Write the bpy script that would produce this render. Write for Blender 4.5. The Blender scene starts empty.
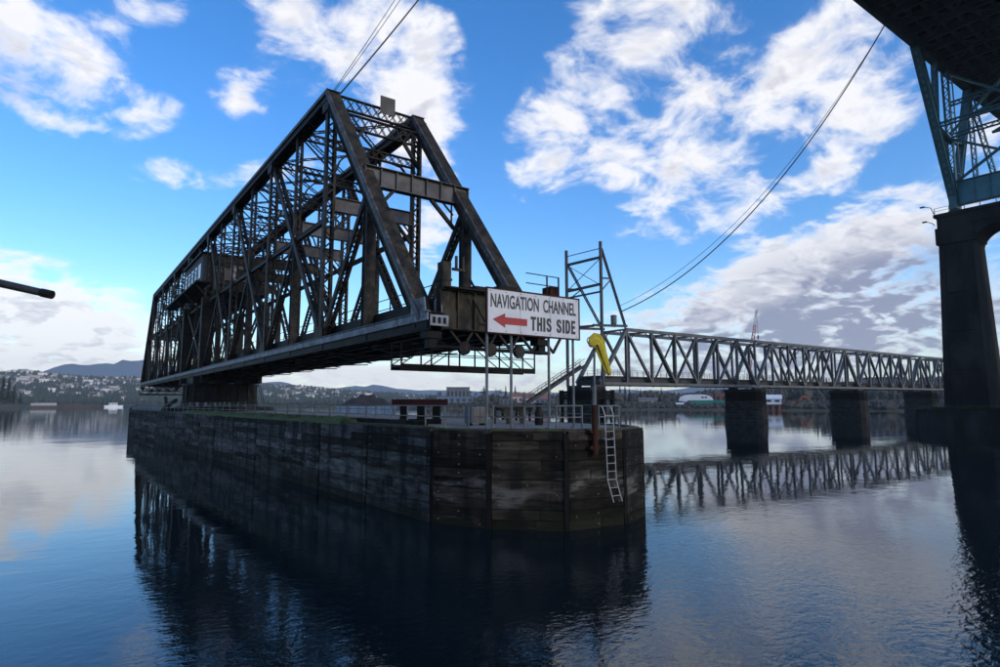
import bpy, math, random
from mathutils import Vector, Matrix
from mathutils import noise as mnoise
R = math.radians
random.seed(7)
SC = bpy.context.scene
COL = SC.collection

# ------------------------------------------------------------------ camera, sky, sun, exposure
# World axes: Y runs along the opened swing span, X across it (along the fixed spans), Z = height over the water.
CAM_AZ = R(35.66)
CAM_Z = 4.3
cd = bpy.data.cameras.new('camera')
cd.sensor_width = 36.0
cd.lens = 21.83
cd.clip_start = 0.1
cd.clip_end = 60000
cam = bpy.data.objects.new('camera', cd)
COL.objects.link(cam)
cam.location = (0, 0, CAM_Z)
cam.rotation_euler = (R(90 + 6.518), 0, -CAM_AZ)
SC.camera = cam

SUN_AZ = R(166)      # compass angle from +Y towards +X
SUN_EL = R(22)
SKY_STRENGTH = 0.10
sl = bpy.data.lights.new('sun', 'SUN')
sl.energy = 0.5
sl.angle = R(10)
sl.color = (1.0, 0.93, 0.84)
sun = bpy.data.objects.new('sun', sl)
COL.objects.link(sun)
sdir = Vector((math.sin(SUN_AZ) * math.cos(SUN_EL), math.cos(SUN_AZ) * math.cos(SUN_EL), math.sin(SUN_EL)))
sun.rotation_euler = (-sdir).to_track_quat('-Z', 'Y').to_euler()
sun.location = (0, 0, 200)

SC.view_settings.view_transform = 'Standard'
SC.view_settings.look = 'None'
SC.view_settings.gamma = 1.0
SC.view_settings.use_curve_mapping = False
SC.view_settings.exposure = 1.58
SC.render.engine = 'CYCLES'
SC.cycles.max_bounces = 4
SC.cycles.diffuse_bounces = 1
SC.cycles.glossy_bounces = 2
SC.cycles.transmission_bounces = 2
SC.cycles.volume_bounces = 0
SC.cycles.caustics_reflective = False
SC.cycles.caustics_refractive = False
SC.cycles.use_denoising = True


class NT:
    """small helper that chains shader nodes"""
    def __init__(self, tree):
        self.t = tree
        self.n = tree.nodes
        self.l = tree.links

    def new(self, typ, **kw):
        n = self.n.new(typ)
        for k, v in kw.items():
            setattr(n, k, v)
        return n

    def put(self, sock, v):
        if hasattr(v, 'is_output') or isinstance(v, bpy.types.NodeSocket):
            self.l.new(v, sock)
        elif v is not None:
            sock.default_value = v

    def m(self, op, a, b=None, c=None, clamp=False):
        n = self.new('ShaderNodeMath', operation=op, use_clamp=clamp)
        self.put(n.inputs[0], a)
        if b is not None:
            self.put(n.inputs[1], b)
        if c is not None:
            self.put(n.inputs[2], c)
        return n.outputs[0]

    def vm(self, op, a, b=None, out=0):
        n = self.new('ShaderNodeVectorMath', operation=op)
        self.put(n.inputs[0], a)
        if b is not None:
            if op == 'SCALE':
                self.put(n.inputs['Scale'], b)
            else:
                self.put(n.inputs[1], b)
        return n.outputs[out]

    def mix(self, f, a, b):
        n = self.new('ShaderNodeMix', data_type='RGBA')
        self.put(n.inputs[0], f)
        self.put(n.inputs[6], a if not isinstance(a, tuple) else (*a[:3], 1))
        self.put(n.inputs[7], b if not isinstance(b, tuple) else (*b[:3], 1))
        return n.outputs[2]

    def noise(self, vec, scale, detail=5, rough=0.55, dist=0.0):
        n = self.new('ShaderNodeTexNoise')
        if vec is not None:
            self.l.new(vec, n.inputs['Vector'])
        n.inputs['Scale'].default_value = scale
        n.inputs['Detail'].default_value = detail
        n.inputs['Roughness'].default_value = rough
        n.inputs['Distortion'].default_value = dist
        return n.outputs[0]

    def step(self, v, lo, hi, smooth=True):
        n = self.new('ShaderNodeMapRange')
        if smooth:
            n.interpolation_type = 'SMOOTHSTEP'
        self.put(n.inputs[0], v)
        n.inputs[1].default_value = lo
        n.inputs[2].default_value = hi
        return n.outputs[0]

    def mapping(self, vec, scale=(1, 1, 1), loc=(0, 0, 0), rot=(0, 0, 0)):
        n = self.new('ShaderNodeMapping')
        self.l.new(vec, n.inputs[0])
        n.inputs['Scale'].default_value = scale
        n.inputs['Location'].default_value = loc
        n.inputs['Rotation'].default_value = rot
        return n.outputs[0]


def build_world():
    w = bpy.data.worlds.new('World')
    SC.world = w
    w.use_nodes = True
    w.cycles.sampling_method = 'MANUAL'
    w.cycles.sample_map_resolution = 512
    t = w.node_tree
    t.nodes.clear()
    k = NT(t)
    out = k.new('ShaderNodeOutputWorld')
    bg = k.new('ShaderNodeBackground')
    bg.inputs['Strength'].default_value = SKY_STRENGTH
    k.l.new(bg.outputs[0], out.inputs['Surface'])
    sky = k.new('ShaderNodeTexSky')
    sky.sky_type = 'NISHITA'
    sky.sun_disc = False
    sky.sun_elevation = SUN_EL
    sky.sun_rotation = SUN_AZ
    sky.altitude = 0
    sky.air_density = 1.0
    sky.dust_density = 0.6
    sky.ozone_density = 2.5
    tc = k.new('ShaderNodeTexCoord')
    d = k.vm('NORMALIZE', tc.outputs['Generated'])
    # the sky turned so that the camera's heading is 0: A = bearing, E = elevation
    ca, sa = math.cos(CAM_AZ), math.sin(CAM_AZ)
    rx = k.vm('DOT_PRODUCT', d, (ca, -sa, 0), out=1)
    fy = k.vm('DOT_PRODUCT', d, (sa, ca, 0), out=1)
    sep = k.new('ShaderNodeSeparateXYZ')
    k.l.new(d, sep.inputs[0])
    dz = sep.outputs[2]
    A = k.m('ARCTAN2', rx, fy)
    E = k.m('ARCSINE', dz)
    # flat-layer coordinates, so clouds flatten towards the horizon
    inv = k.m('DIVIDE', 1.0, k.m('ADD', k.m('MAXIMUM', dz, 0.0), 0.30))
    p = k.vm('SCALE', d, inv)
    warp = k.new('ShaderNodeTexNoise')
    k.l.new(p, warp.inputs['Vector'])
    warp.inputs['Scale'].default_value = 3.0
    warp.inputs['Detail'].default_value = 3
    wv = k.vm('SCALE', k.vm('SUBTRACT', warp.outputs['Color'], (0.5, 0.5, 0.5)), 0.22)
    p2 = k.vm('ADD', p, wv)
    n1 = k.noise(p2, 9.0, 6, 0.58)
    n2 = k.noise(p2, 24.0, 4, 0.62)
    # light comes from the upper left: sample the same field a little towards it
    n1s = k.noise(k.vm('ADD', p2, (-0.02, -0.02, 0.045)), 9.0, 3, 0.55)

    cmb = k.new('ShaderNodeCombineXYZ')
    k.l.new(A, cmb.inputs[0])
    k.l.new(E, cmb.inputs[1])
    cmb.inputs[2].default_value = 1.0
    AE = cmb.outputs[0]

    def blobs(lst):
        acc = None
        for (a0, e0, sa_, se_, rot, wgt) in lst:
            c_, s_ = math.cos(R(rot)), math.sin(R(rot))
            ax_, ay_ = c_ / R(sa_), s_ / R(sa_)
            bx_, by_ = -s_ / R(se_), c_ / R(se_)
            u = k.vm('DOT_PRODUCT', AE, (ax_, ay_, -(ax_ * R(a0) + ay_ * R(e0))), out=1)
            v = k.vm('DOT_PRODUCT', AE, (bx_, by_, -(bx_ * R(a0) + by_ * R(e0))), out=1)
            q = k.m('MULTIPLY_ADD', u, u, k.m('MULTIPLY', v, v))
            g = k.m('POWER', 0.3679, q)
            acc = k.m('MULTIPLY', g, wgt) if acc is None else k.m('MULTIPLY_ADD', g, wgt, acc)
        return acc
    C = blobs(CLOUDS)
    # beyond the frame the sky goes on with the same kind of broken cloud
    away = k.step(k.m('ADD', k.m('ABSOLUTE', A), k.m('MULTIPLY', k.m('MAXIMUM', k.m('SUBTRACT', E, R(38)), 0.0), 1.6)), R(40), R(62))
    base = k.m('MULTIPLY', away, k.step(k.noise(p, 1.5, 2, 0.5), 0.42, 0.62))
    C = k.m('MAXIMUM', C, k.m('MULTIPLY', base, 0.62))
    f = k.m('ADD', C, k.m('MULTIPLY', k.m('SUBTRACT', n1, 0.5), 3.3))
    f = k.m('ADD', f, k.m('MULTIPLY', k.m('SUBTRACT', n2, 0.5), 1.0))
    f = k.m('MULTIPLY', f, k.step(C, 0.02, 0.25))
    cover = k.m('MAXIMUM', k.step(f, 0.14, 1.25), k.m('MULTIPLY', k.step(C, 0.1, 1.0), k.step(n1, 0.36, 0.95)))
    thick = k.step(f, 0.6, 1.5)
    lit = k.step(k.m('SUBTRACT', n1, n1s), -0.10, 0.07)
    G = blobs(GREY)
    shade = k.m('MULTIPLY', thick, k.m('SUBTRACT', 1.0, k.m('MULTIPLY', lit, 0.8)))
    shade = k.m('ADD', k.m('MULTIPLY', shade, 0.48), k.m('MULTIPLY', G, k.step(n1, 0.33, 0.62)), clamp=True)
    white = (3.75, 3.70, 3.72)
    grey = (1.02, 1.08, 1.50)
    cc = k.mix(shade, white, grey)
    # clean deep blue of the photograph's sky
    hs = k.new('ShaderNodeHueSaturation')
    hs.inputs['Hue'].default_value = 0.508
    hs.inputs['Saturation'].default_value = SKY_SAT
    hs.inputs['Value'].default_value = SKY_VAL
    k.l.new(sky.outputs[0], hs.inputs['Color'])
    col = k.mix(k.m('MULTIPLY', cover, 0.94), hs.outputs[0], cc)
    k.l.new(col, bg.inputs['Color'])


SKY_SAT = 1.34
SKY_VAL = 0.84
# cloud banks: bearing, elevation, half-widths (degrees), tilt, weight
CLOUDS = []
GREY = []


def cloud_at(x, y, w, h, rot=0, wgt=1.0, lst=CLOUDS):
    """bearing and elevation of a cloud bank from its place in the view"""
    f, pt = 606.3, R(6.518)
    dx, up = (x - 500) / f, (333.5 - y) / f
    fw = math.cos(pt) - up * math.sin(pt)
    z = math.sin(pt) + up * math.cos(pt)
    a = math.degrees(math.atan2(dx, fw))
    e = math.degrees(math.atan2(z, math.hypot(dx, fw)))
    kx = math.degrees(1 / f) / (1 + dx * dx)
    lst.append((a, e, max(w * kx, 0.6), max(h * math.degrees(1 / f) * 0.92, 0.5), rot, wgt))


for c in [(25, 40, 80, 42, -12, 1.1), (95, 70, 34, 26, 0, .6), (150, 112, 32, 13, 12, .8), (95, 132, 42, 9, 6, .7), (240, 98, 26, 19, -15, .9), (165, 174, 34, 14, 6, .72),
          (150, 8, 42, 14, 10, .6), (290, 22, 55, 40, -30, .85), (370, 45, 50, 60, 0, .8), (430, 60, 30, 50, 20, .8), (430, 130, 38, 45, 0, .9), (395, 130, 40, 60, 0, .6),
          (275, 172, 55, 16, 20, .5), (520, 130, 22, 18, 0, .4), (555, 115, 30, 52, -20, .85), (545, 165, 34, 24, 30, .8), (590, 20, 26, 45, -30, .7), (640, 40, 44, 32, 45, .95), (690, 15, 50, 20, 20, .8),
          (612, 157, 30, 22, 0, .85), (612, 95, 20, 26, -40, .45), (690, 95, 60, 34, 50, .62), (660, 190, 50, 34, 50, .7), (690, 150, 45, 40, 45, .5), (760, 95, 36, 24, 40, .7), (745, 150, 34, 46, 20, .55),
          (845, 60, 52, 60, 0, .8), (850, 120, 55, 30, 0, .75), (790, 60, 40, 30, 30, .75), (830, 172, 36, 14, 20, .85), (770, 200, 50, 16, 20, .55), (720, 215, 40, 16, 30, .5),
          (905, 225, 60, 26, 20, .95), (830, 250, 80, 30, 10, 1.0), (760, 280, 70, 26, 15, .9), (850, 315, 170, 44, 0, 1.2), (680, 320, 90, 24, 10, .75), (740, 365, 200, 26, 0, 1.0),
          (30, 298, 80, 26, -10, 1.1), (20, 345, 110, 42, 0, 1.35), (110, 345, 60, 34, 0, .9), (120, 384, 150, 14, 0, 1.0), (330, 372, 130, 18, 0, 1.3), (440, 335, 60, 22, 0, .75), (425, 235, 45, 34, 0, .7),
          (500, 385, 160, 12, 0, .9), (1060, 150, 90, 200, 0, .9), (-60, 200, 50, 60, 0, .7)]:
    cloud_at(*c)
for c in [(870, 325, 190, 52, 0, 1.1), (900, 262, 110, 26, 0, .6), (730, 345, 140, 30, 0, .65), (10, 80, 50, 16, 0, .5), (620, 372, 140, 16, 0, .4), (40, 330, 150, 60, 0, -.55), (330, 375, 150, 22, 0, -.5)]:
    cloud_at(*c, lst=GREY)
build_world()

# ------------------------------------------------------------------ materials
MATS = {}


def mat(name, cols, rough=0.7, scale=1.0, metal=0.0, bump=0.0, bump_scale=8.0, stretch=(1, 1, 1), lo=0.35, hi=0.65, detail=6, third=None, spec=0.4, stain=False):
    """procedural surface: two base colours broken up by noise, optional third colour in patches, fine relief"""
    m = bpy.data.materials.new(name)
    m.use_nodes = True
    t = m.node_tree
    t.nodes.clear()
    k = NT(t)
    out = k.new('ShaderNodeOutputMaterial')
    b = k.new('ShaderNodeBsdfPrincipled')
    k.l.new(b.outputs[0], out.inputs['Surface'])
    g = k.new('ShaderNodeNewGeometry')
    v = k.mapping(g.outputs['Position'], stretch)
    n = k.noise(v, scale, detail, 0.6)
    c = k.mix(k.step(n, lo, hi), cols[0], cols[1])
    if stain:
        sp = k.new('ShaderNodeSeparateXYZ')
        k.l.new(g.outputs['Position'], sp.inputs[0])
        # pale scum line where high water stands, and dark weeps running down from the cap
        zz = k.m('ADD', sp.outputs[2], k.m('MULTIPLY', k.m('SUBTRACT', k.noise(g.outputs['Position'], .55, 3, .5), .5), 2.4))
        band = k.m('MULTIPLY', k.step(zz, .80, 1.2), k.m('SUBTRACT', 1.0, k.step(zz, 1.6, 2.0)))
        patch = k.step(k.noise(k.mapping(g.outputs['Position'], (.7, .7, 3.2)), .8, 6, .65), .46, .62)
        weep = k.step(k.noise(k.mapping(g.outputs['Position'], (1.6, 1.6, .22)), 1.0, 6, .62), .46, .62)
        c = k.mix(k.m('MULTIPLY', weep, .80), c, (.006, .006, .0065))
        oi = k.new('ShaderNodeObjectInfo')
        br = k.m('MULTIPLY_ADD', oi.outputs['Random'], .95, .22)
        c = k.vm('SCALE', c, br)
        c = k.mix(k.m('MULTIPLY', k.m('MULTIPLY', band, patch), .75), c, (.115, .108, .100))
        c = k.mix(k.m('MULTIPLY', k.m('SUBTRACT', 1.0, k.step(zz, .0, .75)), .75), c, (.010, .012, .006))
    if third:
        col3, sc3, l3, h3 = third
        c = k.mix(k.step(k.noise(v, sc3, 5, 0.65), l3, h3), c, col3)
    k.l.new(c, b.inputs['Base Color'])
    b.inputs['Roughness'].default_value = rough
    b.inputs['Metallic'].default_value = metal
    b.inputs['Specular IOR Level'].default_value = spec
    if bump > 0:
        bn = k.new('ShaderNodeBump')
        bn.inputs['Strength'].default_value = bump
        bn.inputs['Distance'].default_value = 0.05
        k.l.new(k.noise(v, bump_scale, 6, 0.6), bn.inputs['Height'])
        k.l.new(bn.outputs[0], b.inputs['Normal'])
    MATS[name] = m
    return m


mat('steel', [(0.0084, 0.0084, 0.0084), (0.0375, 0.0300, 0.0244)], .58, 2.4, bump=.5, bump_scale=14, detail=9, lo=.38, hi=.68, third=((.075, .038, .022), 1.7, .60, .72), spec=0.12)
mat('steel_moss', [(0.0100, 0.0100, 0.0090), (0.0480, 0.0390, 0.0260)], .65, 1.7, bump=.5, bump_scale=12, detail=9, stretch=(1, 1, .6), third=((.085, .048, .028), 1.3, .62, .74), spec=0.12)
mat('steel_dark', [(0.0056, 0.0056, 0.0064), (0.0128, 0.0116, 0.0112)], .6, 1.5, bump=.3, bump_scale=10, spec=0.1)
mat('worn_paint', [(0.2295, 0.2465, 0.2720), (0.1275, 0.1318, 0.1403)], .6, 1.6, bump=.4, bump_scale=16, third=((.06, .05, .045), 1.4, .55, .66), spec=0.3)
mat('edge_highlight', [(.105, .108, .115), (.035, .034, .034)], .55, 2.6, bump=.4, bump_scale=16, detail=8, third=((.035, .026, .020), 1.6, .46, .56), spec=0.3)  # sky-lit highlight on member edges, put into a paler colour
mat('beam_paint', [(0.1000, 0.0944, 0.1000), (0.0560, 0.0528, 0.0544)], .6, 1.2, bump=.3, bump_scale=12, third=((.05, .042, .038), 1.0, .60, .72), spec=0.2)
mat('rust', [(0.0400, 0.0152, 0.0096), (0.0208, 0.0104, 0.0080)], .85, 3.0, bump=.5, bump_scale=20, spec=0.12)
mat('rust_paint', [(.040, .010, .009), (.022, .008, .008)], .75, 1.2, bump=.3, spec=0.15)
mat('timber', [(.050, .040, .031), (.012, .0105, .009)], .85, 1.2, bump=.7, bump_scale=9, stretch=(1, 1, 5), detail=8, third=((.12, .118, .115), .42, .66, .80), stain=True, spec=0.1)
mat('timber_b', [(.036, .029, .023), (.009, .008, .007)], .85, 1.5, bump=.7, bump_scale=9, stretch=(1, 1, 5), detail=8, third=((.09, .088, .085), .5, .68, .80), stain=True, spec=0.1)
mat('timber_c', [(.062, .050, .039), (.016, .014, .012)], .85, 1.1, bump=.7, bump_scale=9, stretch=(1, 1, 5), detail=8, third=((.13, .126, .12), .5, .64, .78), stain=True, spec=0.1)
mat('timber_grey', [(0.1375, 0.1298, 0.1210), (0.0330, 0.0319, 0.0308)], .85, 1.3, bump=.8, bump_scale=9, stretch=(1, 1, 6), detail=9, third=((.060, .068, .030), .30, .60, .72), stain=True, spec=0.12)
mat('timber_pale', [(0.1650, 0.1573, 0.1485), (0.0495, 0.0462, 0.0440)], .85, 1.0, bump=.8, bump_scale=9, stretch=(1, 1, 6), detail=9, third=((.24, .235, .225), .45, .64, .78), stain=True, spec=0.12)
mat('cap_moss', [(.050, .046, .040), (.020, .019, .017)], .9, 1.4, bump=.6, third=((.045, .058, .018), .9, .48, .60))
mat('timber_black', [(0.0040, 0.0040, 0.0040), (0.0080, 0.0072, 0.0072)], .95, 2.0, bump=.5, spec=.12)
mat('crib', [(.004, .004, .004), (.007, .0065, .006)], .95, 2.0, spec=.1)
mat('deck_top', [(.16, .16, .165), (.09, .09, .09)], .9, 1.2, bump=.4, third=((.05, .06, .03), .7, .58, .68))
mat('moss', [(.062, .086, .022), (.036, .050, .016)], .95, 3.0, bump=.6)
mat('grass', [(.075, .105, .026), (.105, .115, .042)], .9, 2.0)
mat('galv', [(0.1062, 0.1105, 0.1190), (0.0638, 0.0663, 0.0714)], .5, 3.0, metal=.2)
mat('ladder_metal', [(.30, .305, .315), (.20, .205, .21)], .5, 3.0, metal=.2)
mat('rail_dark', [(.060, .060, .062), (.11, .105, .10)], .6, 3.0)
mat('bolt', [(.05, .046, .044), (.09, .085, .08)], .6, 8.0)
mat('sign_white', [(0.4928, 0.4928, 0.5280), (0.4400, 0.4400, 0.4752)], .55, 1.5, third=((.36, .35, .35), 2.2, .68, .82))
mat('sign_red', [(.27, .010, .016), (.22, .010, .014)], .55, 3.0)
mat('sign_black', [(.012, .013, .018), (.02, .02, .024)], .55, 3.0)
mat('sock', [(0.3910, 0.3145, 0.0170), (0.2720, 0.2125, 0.0127)], .8, 5.0, bump=.35, bump_scale=5)
mat('fix_steel', [(0.0808, 0.0833, 0.0892), (0.1190, 0.1215, 0.1275)], .6, .6, bump=.2, third=((.085, .07, .06), .5, .62, .74), spec=0.2)
mat('tower_steel', [(0.0400, 0.0432, 0.0496), (0.0640, 0.0664, 0.0720)], .6, .8, spec=0.2)
mat('fix_dark', [(.030, .031, .034), (.05, .05, .052)], .7, .6, spec=0.15)
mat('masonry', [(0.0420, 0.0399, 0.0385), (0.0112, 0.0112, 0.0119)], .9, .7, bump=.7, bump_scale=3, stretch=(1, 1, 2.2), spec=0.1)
mat('teal', [(.035, .120, .145), (.022, .080, .100)], .5, .5, bump=.15, third=((.03, .05, .055), .3, .58, .72))
mat('slab_dark', [(.035, .045, .05), (.022, .03, .034)], .9, .4, spec=0.1)
mat('teal_light', [(.055, .19, .245), (.04, .14, .18)], .55, .4)
mat('deck_under', [(0.1520, 0.1840, 0.2000), (0.1040, 0.1280, 0.1400)], .8, .4, spec=0.15)
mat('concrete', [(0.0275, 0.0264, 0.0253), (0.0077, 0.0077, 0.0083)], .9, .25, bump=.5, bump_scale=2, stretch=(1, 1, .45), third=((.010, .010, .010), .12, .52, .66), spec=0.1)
mat('cable', [(.018, .018, .020), (.03, .03, .03)], .6, 5.0)
mat('house_wall', [(0.6120, 0.5950, 0.5780), (0.5100, 0.4930, 0.4760)], .8, .02)
mat('house_wall_b', [(.40, .36, .33), (.48, .42, .38)], .8, .02)
mat('house_roof', [(.12, .11, .11), (.22, .16, .14)], .85, .02)
mat('forest', [(.020, .032, .024), (.034, .044, .030)], .95, .02, spec=0.1)
mat('forest_near', [(.050, .050, .044), (.078, .070, .060)], .95, .3, spec=0.1)
mat('twig', [(.075, .062, .052), (.045, .038, .034)], .95, .3, spec=0.1)
mat('trunk', [(.060, .050, .042), (.035, .03, .026)], .95, .3)
mat('evergreen', [(.022, .034, .026), (.038, .048, .032)], .95, .2, spec=0.1)
mat('hill_ground', [(.035, .045, .035), (.060, .060, .050)], .95, .006, spec=0.1)
mat('mountain', [(.040, .075, .125), (.065, .105, .155)], .95, .003, third=((.22, .27, .33), .0022, .62, .72), spec=0.05)  # blue of the distance haze is put into the base colour
mat('bank', [(.055, .050, .038), (.085, .075, .055)], .95, .05, bump=.5, bump_scale=1.0, spec=0.1)
mat('shed_white', [(.70, .71, .74), (.60, .61, .65)], .6, .1)
mat('green_box', [(.020, .21, .16), (.015, .16, .13)], .6, .1)
mat('brick', [(.26, .085, .06), (.20, .07, .05)], .85, .1)
mat('grey_wall', [(0.1100, 0.1210, 0.1430), (0.0825, 0.0908, 0.1100)], .8, .1)
mat('blue_wall', [(0.0975, 0.1500, 0.2400), (0.0750, 0.1200, 0.1950)], .7, .1)
mat('orange', [(.50, .11, .03), (.38, .08, .03)], .6, .5)
mat('crane_red', [(.45, .07, .06), (.34, .05, .045)], .6, .5)
mat('crane_white', [(.62, .62, .64), (.5, .5, .52)], .6, .5)
mat('hull_blue', [(.11, .19, .30), (.08, .13, .20)], .6, .1)
mat('hull_dark', [(.030, .030, .034), (.052, .042, .042)], .7, .1)
mat('hull_grey', [(.30, .31, .34), (.22, .23, .25)], .6, .1)
mat('chips', [(.034, .030, .031), (.018, .016, .017)], .95, .3, bump=.8, bump_scale=1.5)
mat('window_dark', [(.02, .022, .026), (.03, .033, .04)], .15, 1.0)
mat('house_ctrl', [(.11, .10, .098), (.07, .065, .062)], .75, .8, bump=.2, third=((.07, .055, .05), .6, .55, .68), spec=0.2)
mat('window_pale', [(.34, .33, .36), (.27, .27, .30)], .25, 1.0)


def water_mat():
    m = bpy.data.materials.new('water')
    m.use_nodes = True
    t = m.node_tree
    t.nodes.clear()
    k = NT(t)
    out = k.new('ShaderNodeOutputMaterial')
    b = k.new('ShaderNodeBsdfPrincipled')
    k.l.new(b.outputs[0], out.inputs['Surface'])
    b.inputs['Base Color'].default_value = (.003, .008, .011, 1)
    b.inputs['IOR'].default_value = 1.45
    g = k.new('ShaderNodeNewGeometry')
    pos = g.outputs['Position']
    # long lazy swell, mid ripples in wind patches, fine cat's-paw texture
    swell = k.noise(k.mapping(pos, (.10, .16, 1), rot=(0, 0, R(20))), 1.0, 3, .5)
    rip = k.noise(k.mapping(pos, (.55, .85, 1), rot=(0, 0, R(30))), 1.0, 3, .5, .6)
    fine = k.noise(k.mapping(pos, (4.2, 6.0, 1), rot=(0, 0, R(-25))), 1.0, 3, .55, .4)
    gn = k.step(k.noise(k.mapping(pos, (.030, .05, 1), loc=(3.1, 1.7, 0)), 1.0, 3, .5), .40, .66)
    # a breeze ruffles the open water near the viewpoint; the lee of the pier and the reach beyond lie calm
    near = k.m('SUBTRACT', 1.0, k.step(k.vm('LENGTH', k.vm('SUBTRACT', pos, (15.0, 5.0, 0.0)), out=1), 7.0, 24.0))
    gust = k.m('ADD', k.m('MULTIPLY', near, .30), k.m('MULTIPLY', gn, k.m('ADD', k.m('MULTIPLY', near, .8), .08)), clamp=True)
    h = k.m('ADD', k.m('MULTIPLY', swell, .11), k.m('MULTIPLY', rip, .040))
    mid = k.noise(k.mapping(pos, (1.7, 2.6, 1), rot=(0, 0, R(12))), 1.0, 2, .5, .5)
    h = k.m('ADD', h, k.m('MULTIPLY', mid, k.m('ADD', k.m('MULTIPLY', gust, .055), .004)))
    fa = k.m('ADD', k.m('MULTIPLY', gust, .060), .003)
    h = k.m('ADD', h, k.m('MULTIPLY', fine, fa))
    bn = k.new('ShaderNodeBump')
    bn.inputs['Strength'].default_value = WATER_BUMP
    bn.inputs['Distance'].default_value = 1.0
    k.l.new(h, bn.inputs['Height'])
    k.l.new(bn.outputs[0], b.inputs['Normal'])
    k.l.new(k.m('ADD', k.m('MULTIPLY', gust, .02), .008), b.inputs['Roughness'])
    MATS['water'] = m


WATER_BUMP = 0.16
water_mat()

# ------------------------------------------------------------------ mesh helpers
ORG = {}


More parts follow.
